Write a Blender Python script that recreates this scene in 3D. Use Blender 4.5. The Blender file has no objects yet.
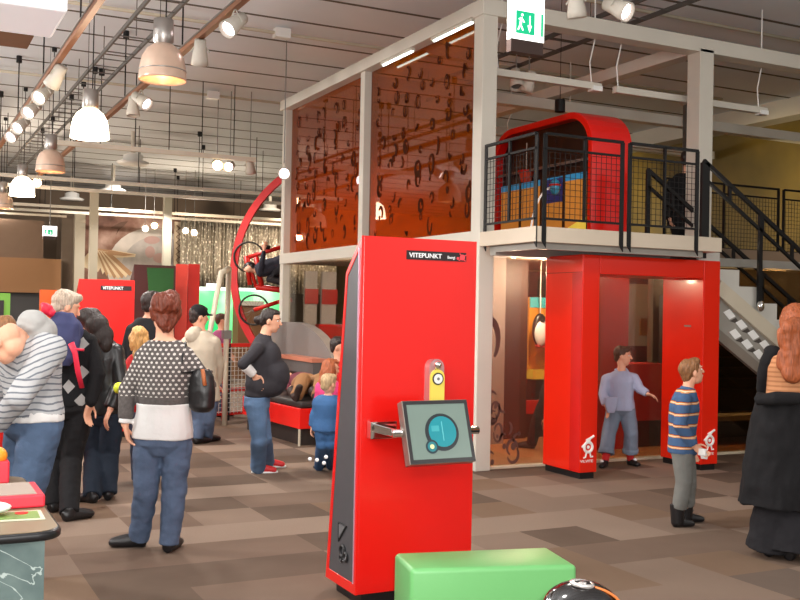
import bpy, math, random
from math import sin, cos, pi, radians as rad, atan, sqrt
from mathutils import Vector as V, Matrix, noise
random.seed(7)
S = bpy.context.scene
COL = S.collection
# ------------------------------------------------------------------ camera
f, H, yaw, rho, pit = 1005., 1.56, rad(26.7), rad(1.1), atan(9.7/1005)
CF = V((sin(yaw)*cos(pit), cos(yaw)*cos(pit), sin(pit)))
R0 = V((cos(yaw), -sin(yaw), 0)); U0 = R0.cross(CF)
CR = cos(rho)*R0 + sin(rho)*U0; CU = -sin(rho)*R0 + cos(rho)*U0
CC = V((0, 0, H))
cd = bpy.data.cameras.new('camera'); cam = bpy.data.objects.new('camera', cd); COL.objects.link(cam)
m3 = Matrix((CR, CU, -CF)).transposed(); m4 = m3.to_4x4(); m4.translation = CC
cam.matrix_world = m4; cd.sensor_width = 36; cd.lens = 36*f/800; cd.clip_start = .05; cd.clip_end = 200
S.camera = cam
def ray(x, y): return CF + CR*((x-400)/f) - CU*((y-300)/f)
def dp(x, y, d): return CC + ray(x, y)*d                     # a point at a distance
def fl(x, y, z=0.): r = ray(x, y); return CC + r*((z-H)/r.z)  # a point on a level
def ax(x, y, i, c): r = ray(x, y); return CC + r*((c-CC[i])/r[i])  # a point on a plane
# ------------------------------------------------------------------ materials
def lin(c):
    return tuple(((v/255)/12.92 if v/255 <= .04045 else ((v/255+.055)/1.055)**2.4) for v in c) + (1.,)
MATS = {}
def M(name, col, rough=.5, metal=0, spec=.5, emis=0, var=(6, .12), bump=None, coat=0, ecol=None):
    if name in MATS: return MATS[name]
    m = bpy.data.materials.new(name); m.use_nodes = True; n = m.node_tree.nodes; l = m.node_tree.links
    b = n['Principled BSDF']
    b.inputs['Roughness'].default_value = rough; b.inputs['Metallic'].default_value = metal
    b.inputs['Specular IOR Level'].default_value = spec; b.inputs['Coat Weight'].default_value = coat
    b.inputs['Coat Roughness'].default_value = .08
    c = lin(col); b.inputs['Base Color'].default_value = c
    tc = n.new('ShaderNodeTexCoord')
    if var:
        nz = n.new('ShaderNodeTexNoise'); nz.inputs['Scale'].default_value = var[0]; nz.inputs['Detail'].default_value = 4
        l.new(tc.outputs['Object'], nz.inputs['Vector'])
        mx = n.new('ShaderNodeMix'); mx.data_type = 'RGBA'
        k0, k1 = 1-var[1], 1+var[1]
        mx.inputs['A'].default_value = tuple(v*k0 for v in c[:3])+(1,); mx.inputs['B'].default_value = tuple(min(1, v*k1) for v in c[:3])+(1,)
        l.new(nz.outputs['Fac'], mx.inputs['Factor']); l.new(mx.outputs['Result'], b.inputs['Base Color'])
    if bump:
        nb = n.new('ShaderNodeTexNoise'); nb.inputs['Scale'].default_value = bump[0]; nb.inputs['Detail'].default_value = 3
        bp = n.new('ShaderNodeBump'); bp.inputs['Strength'].default_value = bump[1]; bp.inputs['Distance'].default_value = .02
        l.new(tc.outputs['Object'], nb.inputs['Vector']); l.new(nb.outputs['Fac'], bp.inputs['Height']); l.new(bp.outputs['Normal'], b.inputs['Normal'])
    if emis:
        b.inputs['Emission Color'].default_value = lin(ecol or col); b.inputs['Emission Strength'].default_value = emis
    MATS[name] = m; return m
class NT:
    """small helper for node maths"""
    def __init__(s, name, rough=.8, spec=.3):
        s.m = bpy.data.materials.new(name); s.m.use_nodes = True; s.n = s.m.node_tree.nodes; s.l = s.m.node_tree.links
        s.b = s.n['Principled BSDF']; s.b.inputs['Roughness'].default_value = rough; s.b.inputs['Specular IOR Level'].default_value = spec
        s.tc = s.n.new('ShaderNodeTexCoord'); MATS[name] = s.m
    def put(s, sock, v):
        if hasattr(v, 'links') or isinstance(v, bpy.types.NodeSocket): s.l.new(v, sock)
        else: sock.default_value = v
    def math(s, op, a, b=0., c=0.):
        x = s.n.new('ShaderNodeMath'); x.operation = op
        s.put(x.inputs[0], a); s.put(x.inputs[1], b); s.put(x.inputs[2], c); return x.outputs[0]
    def dot(s, vec, d):
        x = s.n.new('ShaderNodeVectorMath'); x.operation = 'DOT_PRODUCT'; s.l.new(vec, x.inputs[0]); x.inputs[1].default_value = d; return x.outputs['Value']
    def mix(s, fac, a, b):
        x = s.n.new('ShaderNodeMix'); x.data_type = 'RGBA'; s.put(x.inputs['Factor'], fac); s.put(x.inputs['A'], a); s.put(x.inputs['B'], b); return x.outputs['Result']
    def noise(s, scale, vec=None, detail=3):
        x = s.n.new('ShaderNodeTexNoise'); x.inputs['Scale'].default_value = scale; x.inputs['Detail'].default_value = detail
        s.l.new(vec or s.tc.outputs['Object'], x.inputs['Vector']); return x.outputs['Fac']
    def comb(s, a, b, c=0.):
        x = s.n.new('ShaderNodeCombineXYZ'); s.put(x.inputs[0], a); s.put(x.inputs[1], b); s.put(x.inputs[2], c); return x.outputs[0]
    def ramp(s, fac, stops, interp='LINEAR'):
        x = s.n.new('ShaderNodeValToRGB'); x.color_ramp.interpolation = interp; s.l.new(fac, x.inputs[0])
        e = x.color_ramp.elements
        while len(e) < len(stops): e.new(.5)
        for el, (p, c) in zip(e, stops): el.position = p; el.color = lin(c)
        return x.outputs[0]
    def bumpn(s, h, strength=.3, dist=.02):
        x = s.n.new('ShaderNodeBump'); x.inputs['Strength'].default_value = strength; x.inputs['Distance'].default_value = dist
        s.l.new(h, x.inputs['Height']); s.l.new(x.outputs[0], s.b.inputs['Normal'])
    def base(s, c): s.put(s.b.inputs['Base Color'], c); return s.m
def glass(name, tint, refl=.9, body=None, alpha=0., ior=1.5):
    m = bpy.data.materials.new(name); m.use_nodes = True; n = m.node_tree.nodes; l = m.node_tree.links
    out = n['Material Output']; n.remove(n['Principled BSDF'])
    tr = n.new('ShaderNodeBsdfTransparent'); tr.inputs[0].default_value = lin(tint)
    gl = n.new('ShaderNodeBsdfGlossy'); gl.inputs['Roughness'].default_value = .02; gl.inputs[0].default_value = (refl,)*3+(1,)
    lw_ = n.new('ShaderNodeLayerWeight'); lw_.inputs[0].default_value = .5
    pw = n.new('ShaderNodeMath'); pw.operation = 'POWER'; l.new(lw_.outputs['Facing'], pw.inputs[0]); pw.inputs[1].default_value = 5.
    fr = n.new('ShaderNodeMath'); fr.operation = 'MULTIPLY_ADD'; l.new(pw.outputs[0], fr.inputs[0]); f0 = ((ior-1)/(ior+1))**2; fr.inputs[1].default_value = 1-f0; fr.inputs[2].default_value = f0
    cur = tr.outputs[0]
    if body:
        df = n.new('ShaderNodeBsdfDiffuse'); df.inputs[0].default_value = lin(body)
        tc = n.new('ShaderNodeTexCoord'); nz = n.new('ShaderNodeTexNoise'); nz.inputs['Scale'].default_value = 1.3; l.new(tc.outputs['Object'], nz.inputs['Vector'])
        mx2 = n.new('ShaderNodeMix'); mx2.data_type = 'RGBA'; c = lin(body)
        mx2.inputs['A'].default_value = tuple(v*.6 for v in c[:3])+(1,); mx2.inputs['B'].default_value = tuple(v*1.4 for v in c[:3])+(1,)
        l.new(nz.outputs['Fac'], mx2.inputs['Factor']); l.new(mx2.outputs['Result'], df.inputs[0])
        ts = n.new('ShaderNodeBsdfTranslucent'); l.new(mx2.outputs['Result'], ts.inputs[0])
        ad = n.new('ShaderNodeMixShader'); ad.inputs[0].default_value = .5; l.new(df.outputs[0], ad.inputs[1]); l.new(ts.outputs[0], ad.inputs[2])
        mb = n.new('ShaderNodeMixShader'); mb.inputs[0].default_value = alpha; l.new(cur, mb.inputs[1]); l.new(ad.outputs[0], mb.inputs[2]); cur = mb.outputs[0]
    mx = n.new('ShaderNodeMixShader'); l.new(fr.outputs[0], mx.inputs[0]); l.new(cur, mx.inputs[1]); l.new(gl.outputs[0], mx.inputs[2])
    l.new(mx.outputs[0], out.inputs['Surface']); MATS[name] = m; return m
# ------------------------------------------------------------------ mesh collecting
ORG = {}
TS = bpy.data.scenes.new('scratch')
def evaluated(o):
    TS.view_layers[0].update(); return o.evaluated_get(TS.view_layers[0].depsgraph)
def tag(o, label=None, cat=None, group=None, kind=None):
    if label: o['label'] = label
    if cat: o['category'] = cat
    if group: o['group'] = group
    if kind: o['kind'] = kind
    return o
def thing(name, label, cat, loc, group=None):
    o = bpy.data.objects.new(name, None); COL.objects.link(o); o.location = loc; o.empty_display_size = .1
    ORG[o] = V(loc); return tag(o, label, cat, group)
def kids(o): return [c for c in bpy.data.objects if c.parent is o]
def copy_tree(o, delta=None, parent=None):
    ch = kids(o); c = o.copy(); COL.objects.link(c); c.parent = parent
    if delta is not None: c.location = V(o.location) + V(delta)
    if o in ORG: ORG[c] = ORG[o] + (V(delta) if delta is not None else V((0, 0, 0)))
    for k in ch: copy_tree(k, None, c)
    return c
def frame(d, up=(0, 0, 1)):
    d = V(d).normalized(); u = V(up)
    if abs(d.dot(u.normalized())) > .99: u = V((0, 1, 0)) if abs(d.y) < .9 else V((1, 0, 0))
    s = d.cross(u).normalized(); return d, s, s.cross(d).normalized()
class MB:
    def __init__(s): s.v = []; s.f = []
    def add(s, vs, fs):
        o = len(s.v); s.v += [V(p) for p in vs]; s.f += [tuple(i+o for i in q) for q in fs]; return s
    def box(s, c, sz, rz=0, M=None):
        h = [v/2 for v in sz]; vs = [V((x*h[0], y*h[1], z*h[2])) for x in (-1, 1) for y in (-1, 1) for z in (-1, 1)]
        if M is not None: vs = [M @ p for p in vs]
        elif rz: q = Matrix.Rotation(rz, 3, 'Z'); vs = [q @ p for p in vs]
        return s.add([p+V(c) for p in vs], [(0, 1, 3, 2), (4, 6, 7, 5), (0, 4, 5, 1), (2, 3, 7, 6), (0, 2, 6, 4), (1, 5, 7, 3)])
    def span(s, a, b):
        a = V(a); b = V(b); return s.box((a+b)/2, [abs(v) for v in (b-a)])
    def bar(s, p0, p1, w, h, up=(0, 0, 1)):
        p0 = V(p0); p1 = V(p1); d, sd, u = frame(p1-p0, up)
        vs = [p+sd*(a*w/2)+u*(b*h/2) for p in (p0, p1) for a, b in ((-1, -1), (1, -1), (1, 1), (-1, 1))]
        return s.add(vs, [(0, 1, 2, 3), (7, 6, 5, 4), (0, 4, 5, 1), (1, 5, 6, 2), (2, 6, 7, 3), (3, 7, 4, 0)])
    def loft(s, rings, closed=False):
        n = len(rings[0]); vs = [p for r in rings for p in r]; fs = []
        k = len(rings)
        for i in range(k if closed else k-1):
            a = i*n; b = ((i+1) % k)*n
            for j in range(n): fs.append((a+j, a+(j+1) % n, b+(j+1) % n, b+j))
        if not closed: fs += [tuple(range(n-1, -1, -1)), tuple(range((k-1)*n, k*n))]
        return s.add(vs, fs)
    def tube(s, pts, r, n=8, closed=False):
        pts = [V(p) for p in pts]; k = len(pts); rs = r if isinstance(r, (list, tuple)) else [r]*k
        rings = []; sd = None
        for i, p in enumerate(pts):
            if closed: t = pts[(i+1) % k]-pts[i-1]
            else: t = pts[min(i+1, k-1)]-pts[max(i-1, 0)]
            t.normalize()
            if sd is None: sd = frame(t)[1]
            sd = (sd-t*sd.dot(t)).normalized(); u = t.cross(sd)
            rings.append([p+(sd*cos(2*pi*j/n)+u*sin(2*pi*j/n))*rs[i] for j in range(n)])
        return s.loft(rings, closed)
    def eloft(s, pts, rad2, side, n=20, pw=1.0):
        """stack of ellipses (ra along side, rb across)"""
        pts = [V(p) for p in pts]; k = len(pts); rings = []
        for i, p in enumerate(pts):
            t = (pts[min(i+1, k-1)]-pts[max(i-1, 0)]).normalized()
            a = (V(side)-t*V(side).dot(t)).normalized(); b = t.cross(a); ra, rb = rad2[i]
            rings.append([p+a*(ra*math.copysign(abs(cos(q))**pw, cos(q)))+b*(rb*math.copysign(abs(sin(q))**pw, sin(q))) for q in (2*pi*j/n for j in range(n))])
        return s.loft(rings)
    def ell(s, c, r, M=None, nu=16, nv=10):
        c = V(c); r = (r, r, r) if not isinstance(r, (tuple, list)) else r
        vs = [V((0, 0, -r[2]))]
        for i in range(1, nv):
            t = -pi/2+pi*i/nv
            vs += [V((r[0]*cos(t)*cos(2*pi*j/nu), r[1]*cos(t)*sin(2*pi*j/nu), r[2]*sin(t))) for j in range(nu)]
        vs.append(V((0, 0, r[2]))); fs = []
        for j in range(nu): fs.append((0, 1+(j+1) % nu, 1+j)); fs.append((len(vs)-1, 1+(nv-2)*nu+j, 1+(nv-2)*nu+(j+1) % nu))
        for i in range(nv-2):
            for j in range(nu): a = 1+i*nu; fs.append((a+j, a+(j+1) % nu, a+nu+(j+1) % nu, a+nu+j))
        if M is not None: vs = [M @ p for p in vs]
        return s.add([p+c for p in vs], fs)
    def prism(s, loop, off):
        loop = [V(p) for p in loop]; off = V(off); n = len(loop)
        nrm = V((0, 0, 0))
        for i in range(n): nrm += loop[i].cross(loop[(i+1) % n])
        if nrm.dot(off) < 0: loop.reverse()
        return s.add(loop+[p+off for p in loop], [tuple(range(n-1, -1, -1)), tuple(range(n, 2*n))]+[(i, (i+1) % n, n+(i+1) % n, n+i) for i in range(n)])
    def ringprism(s, outer, inner, off):
        """a frame: outer and inner loops of equal length, extruded"""
        o = [V(p) for p in outer]; i_ = [V(p) for p in inner]; off = V(off); n = len(o)
        vs = o+i_+[p+off for p in o]+[p+off for p in i_]; fs = []
        for k in range(n):
            q = (k+1) % n
            fs += [(k, q, n+q, n+k), (2*n+k, 3*n+k, 3*n+q, 2*n+q), (k, 2*n+k, 2*n+q, q), (n+k, n+q, 3*n+q, 3*n+k)]
        return s.add(vs, fs)
    def lathe(s, prof, c, n=24, M=None):
        c = V(c); rings = []
        for r, z in prof:
            ring = [V((max(r, 1e-4)*cos(2*pi*j/n), max(r, 1e-4)*sin(2*pi*j/n), z)) for j in range(n)]
            if M is not None: ring = [M @ p for p in ring]
            rings.append([p+c for p in ring])
        return s.loft(rings)
    def cyl(s, p0, p1, r, n=16): return s.tube([p0, p1], r, n)
    def build(s, name, mat, parent=None, smooth=False, bevel=0, loc=None, seg=2):
        org = ORG.get(parent, V((0, 0, 0))) if parent is not None else V(loc) if loc is not None else V((0, 0, 0))
        me = bpy.data.meshes.new(name); me.from_pydata([p-org for p in s.v], [], s.f); me.update()
        import bmesh
        bm = bmesh.new(); bm.from_mesh(me); bmesh.ops.recalc_face_normals(bm, faces=bm.faces); bm.to_mesh(me); bm.free()
        return mkobj(name, me, mat, parent, org, smooth, bevel, seg)
    def blob(s, name, mat, parent, vox=.008, sm=4, fold=0, ff=(9, 9, 5), ground=None, seed=0, loc=None):
        """one continuous skin over all the pieces"""
        org = ORG[parent] if parent is not None else V(loc)
        me = bpy.data.meshes.new('tmp'); me.from_pydata([p-org for p in s.v], [], s.f); me.update()
        o = bpy.data.objects.new('tmp', me); TS.collection.objects.link(o)
        r = o.modifiers.new('r', 'REMESH'); r.mode = 'VOXEL'; r.voxel_size = vox
        if sm: q = o.modifiers.new('s', 'SMOOTH'); q.factor = .5; q.iterations = sm
        ev = evaluated(o); m2 = bpy.data.meshes.new_from_object(ev); m2.name = name
        bpy.data.objects.remove(o); bpy.data.meshes.remove(me)
        if fold:
            nr = [v.vector.copy() for v in m2.vertex_normals]; out = []
            for v, n_ in zip(m2.vertices, nr):
                c = v.co; q = V((c.x*ff[0]+seed*3.7, c.y*ff[1], c.z*ff[2]))
                out.extend(c + n_*(fold*(noise.noise(q)+.5*noise.noise(q*2.3))))
            m2.vertices.foreach_set('co', out)
        if ground is not None:
            out = []
            for v in m2.vertices: out.extend((v.co.x, v.co.y, max(v.co.z, ground-org.z)))
            m2.vertices.foreach_set('co', out)
        m2.update()
        return mkobj(name, m2, mat, parent, org, True, 0, 2)
def mkobj(name, me, mat, parent, org, smooth, bevel, seg):
    o = bpy.data.objects.new(name, me); COL.objects.link(o)
    if mat: me.materials.append(mat)
    if smooth: me.shade_smooth()
    ORG[o] = V(org)
    if parent is not None: o.parent = parent
    else: o.location = org
    if bevel:
        b = o.modifiers.new('bevel', 'BEVEL'); b.width = bevel; b.segments = seg; b.limit_method = 'ANGLE'; b.angle_limit = rad(40)
    return o
def struct(o): o['kind'] = 'structure'; return o
def text(name, st, size, org, xd, up, mat, parent, ext=.002, bold=0., align='LEFT', sx=1.):
    cu = bpy.data.curves.new('t', 'FONT'); cu.body = st; cu.size = size; cu.extrude = ext; cu.offset = bold; cu.align_x = align; cu.resolution_u = 3
    o = bpy.data.objects.new('t', cu); TS.collection.objects.link(o)
    me = bpy.data.meshes.new_from_object(evaluated(o)); me.name = name
    bpy.data.objects.remove(o); bpy.data.curves.remove(cu)
    xd = V(xd).normalized(); up = V(up).normalized(); nz = xd.cross(up)
    po = ORG[parent]; org = V(org)
    for v in me.vertices: c = v.co.copy(); v.co = org + xd*(c.x*sx) + up*c.y + nz*c.z - po
    me.materials.clear()
    return mkobj(name, me, mat, parent, po, False, 0, 2)
Z = V((0, 0, 1)); X = V((1, 0, 0)); Y = V((0, 1, 0))
# ------------------------------------------------------------------ shared materials
red = M('red_laminate', (224, 22, 16), .28, 0, .5, var=(2, .05), coat=.25)
red2 = M('red_paint', (200, 28, 18), .4, var=(3, .08))
white = M('white_steel', (205, 200, 188), .45, var=(3, .05))
beige = M('beige_steel', (196, 186, 166), .5, var=(3, .06))
black = M('black_metal', (17, 16, 17), .55, 0, .3, var=(8, .2))
blackp = M('black_plastic', (22, 22, 24), .35, var=(8, .2))
grey = M('grey_metal', (120, 120, 118), .4, .4, var=(6, .1))
chrome = M('chrome', (235, 235, 235), .06, 1, var=None)
alu = M('brushed_aluminium', (185, 180, 175), .35, .8, var=(9, .1))
wood = M('wood_brown', (118, 80, 48), .6, var=(4, .15))
darkgrey = M('charcoal_panel', (74, 73, 76), .5, var=(30, .06))
whitep = M('white_plastic', (235, 235, 232), .4, var=(5, .03))
# ------------------------------------------------------------------ room shell
t = NT('carpet_tiles', .95, .12)
sep = t.n.new('ShaderNodeSeparateXYZ'); t.l.new(t.tc.outputs['Object'], sep.inputs[0])
iy = t.math('FLOOR', t.math('DIVIDE', sep.outputs[1], .5))
ixr = t.math('DIVIDE', sep.outputs[0], .5)
ix = t.math('FLOOR', ixr)
wn = t.n.new('ShaderNodeTexWhiteNoise'); wn.noise_dimensions = '2D'; t.l.new(t.comb(ix, iy), wn.inputs['Vector'])
tile = t.ramp(wn.outputs['Value'], [(0, (86, 72, 62)), (.2, (108, 90, 78)), (.4, (128, 110, 97)), (.62, (142, 124, 110)), (.8, (118, 96, 78)), (.92, (98, 86, 78))], 'CONSTANT')
nz = t.noise(220, None, 2); nz2 = t.noise(3, None, 3)
streak = t.noise(18, t.comb(t.math('MULTIPLY', sep.outputs[0], 6), sep.outputs[1]))
c = t.mix(t.math('MULTIPLY', nz, .35), tile, lin((76, 63, 55))); c = t.mix(t.math('MULTIPLY', nz2, .2), c, lin((146, 126, 110)))
c = t.mix(t.math('MULTIPLY', streak, .18), c, lin((96, 76, 62)))
t.bumpn(nz, .15, .004); carpet = t.base(c)
struct(MB().span((-10, -7, -.1), (13.6, 34, 0)).build('floor', carpet))
concrete = M('ceiling_concrete', (226, 231, 236), .9, 0, .2, var=(.9, .10), bump=(25, .08))
cb = MB().span((-10, -7, 5.34), (13.6, 34, 5.5))
yy = -7.
while yy < 34:
    cb.span((-10, yy+.035, 5.2), (13.6, min(34, yy+1.0-.035), 5.35)); yy += 1.0
ceil_ = struct(cb.build('ceiling', concrete)); ORG[ceil_] = V((0, 0, 0))
jm = M('ceiling_joint', (104, 97, 88), .9, 0, .1)
for k in range(40):
    yy = -6.+k; MB().span((-10, yy-.03, 5.196), (13.6, yy+.022, 5.23)).build('joint', jm, ceil_)
struct(MB().span((-10, 34, 0), (13.6, 34.2, 5.5)).build('wall_back', M('wall_back_grey', (120, 104, 88), .8, var=(1, .1))))
struct(MB().span((-10.2, -7, 0), (-10, 34, 5.5)).build('wall_left', M('wall_left_grey', (120, 112, 100), .8, var=(1, .1))))
t = NT('wall_olive', .38, .5)
c = t.ramp(t.noise(.8), [(.3, (84, 70, 26)), (.55, (112, 92, 34)), (.75, (136, 112, 44))]); olive = t.base(c)
struct(MB().span((13.6, -7, 0), (13.8, 34, 5.5)).build('wall_right', olive))
# steel frame of the glazed mezzanine
PX, PY = 5.16, 8.48
PXC, PYC = PX+.06, PY+.06
def trim(i, mb, m=None): return struct(mb.build('trim_%d' % i, m or white, bevel=.006))
ps = .085
def post(i, x, y, z0=0., z1=4.56, s=ps): return trim(i, MB().span((x-s, y-s, z0), (x+s, y+s, z1)))
post(1, PX, PY); post(2, PX, 11.28, 2.33, 4.5, .06); post(3, PX, 14.05, 0, 4.5, .065)
post(4, 7.95, PY, 2.33, 4.5, .1); post(5, 10.75, PY, 0, 4.45, .1)
trim(6, MB().span((PX-.1, PY+.09, 4.48), (PX+.1, 14.15, 4.62)))
trim(7, MB().span((PX-.1, PY-.1, 4.46), (13.6, PY+.1, 4.62)))
trim(8, MB().span((PX-.08, PY+.086, 2.2), (PX+.1, 14.1, 2.35)))
trim(9, MB().span((7.86, PY+.1, 4.47), (8.04, 14.1, 4.61)))
trim(10, MB().span((PX+.1, 11.2, 4.3), (13.5, 11.36, 4.44)))
trim(11, MB().span((PX+.1, 14., 4.46), (13.5, 14.14, 4.6)))
trim(12, MB().span((PX+.09, PY-.03, 0), (10.65, PY+.05, .03)), M('sill_light', (210, 196, 170), .5))
# mezzanine floor and balcony slab
dk = MB().span((PX+.1, PY+.1, 2.2), (13.55, 10.0, 2.33)).span((PX+.1, 10.0, 2.2), (8.6, 13.98, 2.33))
struct(dk.build('floor_mezzanine', M('deck_beige', (120, 100, 82), .6, var=(3, .08))))
struct(MB().span((5.08, 7.45, 2.19), (7.3, PY+.1, 2.33)).build('floor_balcony', M('deck_fascia', (206, 192, 172), .5, var=(2, .05)), bevel=.005))
struct(MB().span((5.14, 7.5, 2.13), (7.1, 7.56, 2.19)).span((5.14, 8.2, 2.1), (10.6, 8.3, 2.19)).span((5.14, 7.56, 2.13), (5.2, 8.2, 2.19)).build('trim_13', M('beam_grey', (150, 146, 138), .5)))
# glass
pane_amber = glass('amber_pane', (245, 180, 80), .9, (150, 80, 20), .46, 1.5)
pane_clear = glass('clear_pane', (226, 222, 214), .9, None, 0, 1.5)
dec = M('dark_decal', (58, 28, 14), .9, 0, .05, var=(10, .3))
def pane_x(i, y0, y1, z0, z1, m): return struct(MB().span((PX+.035, y0, z0), (PX+.047, y1, z1)).build('window_%d' % i, m))
w1 = pane_x(1, 11.34, 13.985, 2.35, 4.48, pane_amber)
w2 = pane_x(2, PY+.085, 11.22, 2.35, 4.48, pane_amber)
w3 = pane_x(3, PY+.085, 13.985, .03, 2.2, pane_clear)
w4 = struct(MB().span((PX+.085, PY-.006, .03), (7.86, PY+.006, 2.1)).build('window_4', glass('tinted_pane', (225, 216, 205), .9, (150, 120, 110), .08)))
w5 = struct(MB().span((7.88, PY-.006, .03), (10.65, PY+.006, 2.1)).build('window_5', glass('dark_pane', (190, 172, 146), .9, (70, 58, 42), .1)))
# dark symbols printed on the amber panes
random.seed(3)
def hook(mb, c, u_, v_, r, w):
    """one smudged hook, oval or dot print in the plane of u and v"""
    k = random.random(); a0 = random.uniform(0, 6.28); sw_ = random.choice((2.2, 3.6, 4.6, 6.1)); st_ = random.uniform(1.2, 2.1)
    n_ = u_.cross(v_); pts = []
    for q in range(13): a = a0+sw_*q/12; rr = r*(1-.35*q/12*k); pts.append(c+u_*(rr*cos(a))+v_*(rr*st_*sin(a)))
    L = []; Rr = []
    for q in range(13):
        t_ = (pts[min(12, q+1)]-pts[max(0, q-1)]).normalized(); sd_ = t_.cross(n_); ww = w*(.35+.65*sin(pi*(q+.6)/13.2)); L.append(pts[q]+sd_*ww); Rr.append(pts[q]-sd_*ww)
    mb.add(L+Rr, [(q, q+1, 14+q, 13+q) for q in range(12)])
    if k > .35:
        p = c+u_*random.uniform(-r, r)+v_*random.uniform(-2.2, 2.2)*r; e = w*random.uniform(.8, 1.8); mb.add([p+u_*(e*cos(a))+v_*(e*1.5*sin(a)) for a in [6.28*q/10 for q in range(10)]], [tuple(range(10))])
def prints(n, y0, y1, z0, z1, parent):
    mb = MB()
    for i in range(n):
        nc = 7; cw = (y1-y0-.2)/nc; ch = (z1-z0)/(n/nc); r = random.uniform(.024, .05)
        yc = y0+.1+cw*(i % nc+random.uniform(.2, .8)); zc_ = z0+ch*(i//nc+random.uniform(.15, .85))
        hook(mb, V((PX+.031-.0001*i, yc, zc_)), Y*1.2, Z*1.15, r, r*random.uniform(.26, .42))
    return mb.build('printed_symbols', dec, parent)
prints(70, 11.36, 13.95, 2.45, 4.3, w1); prints(63, PY+.15, 11.2, 2.45, 4.35, w2)
mb = MB()
for (x, y, r) in ((487, 340, .12), (504, 405, .05), (493, 418, .05), (498, 432, .05), (503, 440, .05), (512, 448, .06), (490, 462, .05), (513, 454, .06), (492, 398, .05), (495, 410, .05), (507, 428, .05), (517, 441, .05)):
    p = ax(x, y, 1, PY-.0085); hook(mb, V((p.x, PY-.0085, p.z)), X*1.1, Z, r, r*.26)
mb.build('printed_symbols', M('smoky_decal', (92, 62, 54), .7), w4)
# interior of the mezzanine box
struct(MB().span((PX+.1, 14.15, 2.33), (8.7, 14.25, 4.6)).build('wall_upper', M('wall_orange', (196, 104, 30), .7, var=(.8, .25))))
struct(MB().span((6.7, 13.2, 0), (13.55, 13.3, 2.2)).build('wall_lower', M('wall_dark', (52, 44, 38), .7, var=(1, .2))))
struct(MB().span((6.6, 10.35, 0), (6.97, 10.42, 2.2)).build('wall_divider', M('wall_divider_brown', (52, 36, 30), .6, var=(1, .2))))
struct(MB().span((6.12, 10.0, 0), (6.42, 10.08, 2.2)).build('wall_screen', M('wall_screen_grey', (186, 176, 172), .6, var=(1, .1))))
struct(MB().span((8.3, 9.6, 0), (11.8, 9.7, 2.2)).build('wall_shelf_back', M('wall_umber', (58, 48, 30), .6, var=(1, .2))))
struct(MB().span((PX+.1, PY+.1, .001), (13.5, 13.2, .008)).build('floor_inner', M('wood_floor', (176, 116, 66), .45, var=(3, .12))))
# dark slatted shelving behind the right glass
sh = thing('slatted_rack', 'dark slatted rack seen through the glass under the stairs', 'rack', (9.4, 9.3, 0))
for k in range(9): MB().span((8.4, 9.2, .62+k*.13), (10.6, 9.5, .66+k*.13)).build('slat', blackp, sh)
MB().span((8.35, 9.15, 0), (8.41, 9.55, 1.8)).build('upright', blackp, sh); MB().span((10.6, 9.15, 0), (10.66, 9.55, 1.8)).build('upright', blackp, sh)
MB().span((8.42, 9.0, .3), (10.6, 9.5, .36)).build('bench_shelf', beige, sh)
# ------------------------------------------------------------------ balcony railing
def rail_panel(root, p0, p1, zt=3.16, zb=2.4, foot=2.14, mesh=True, ext=(1, 1)):
    p0 = V((p0[0], p0[1], 0)); p1 = V((p1[0], p1[1], 0)); d = (p1-p0).normalized(); nn = V((-d.y, d.x, 0))
    for p in (p0, p1):
        a = p+d*-.022; b = p+d*.022
        MB().prism([a+Z*(foot+.06), b+Z*foot, b+Z*zt, a+Z*zt], nn*.012).build('post', black, root)
    MB().bar(p0+Z*zt, p1+Z*zt, .03, .025).build('top_rail', black, root)
    MB().bar(p0+Z*(zt-.13), p1+Z*(zt-.13), .02, .02).build('middle_rail', black, root)
    MB().bar(p0+Z*zb, p1+Z*zb, .02, .02).build('bottom_rail', black, root)
    c = (p0+p1)/2; MB().bar(c+Z*zb, c+Z*zt, .02, .03).build('middle_post', black, root)
    if mesh:
        w = MB(); L = (p1-p0).length; n = int(L/.055); o = nn*.02
        for k in range(1, n): q = p0+d*(L*k/n)+o; w.bar(q+Z*zb, q+Z*(zt-.13), .004, .004)
        zz = zb
        while zz < zt-.14: w.bar(p0+o+Z*zz, p1+o+Z*zz, .004, .004); zz += .055
        w.build('wire_mesh', black, root)
for lab, a, b in (('black mesh railing panel on the left end of the balcony', (5.09, 8.33), (5.09, 7.47)), ('black mesh balcony railing panel in front of the red arched screen booth', (5.17, 7.44), (6.04, 7.44)), ('black mesh balcony railing panel at the top of the stairs', (6.13, 7.44), (6.96, 7.44))):
    r = thing('railing', lab, 'railing', ((a[0]+b[0])/2, (a[1]+b[1])/2, 2.33), 'mesh railing panels of the balcony'); rail_panel(r, a, b)
for lab, a, b in (('black mesh railing panel far behind the stairs, left of two', (8.75, 9.93), (10.75, 9.93)), ('black mesh railing panel far behind the stairs, right of two', (10.85, 9.93), (12.9, 9.93))):
    r = thing('railing', lab, 'railing', ((a[0]+b[0])/2, a[1], 2.33), 'mesh railing panels behind the stairs'); rail_panel(r, a, b, 3.3, 2.45, 2.34)
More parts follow.
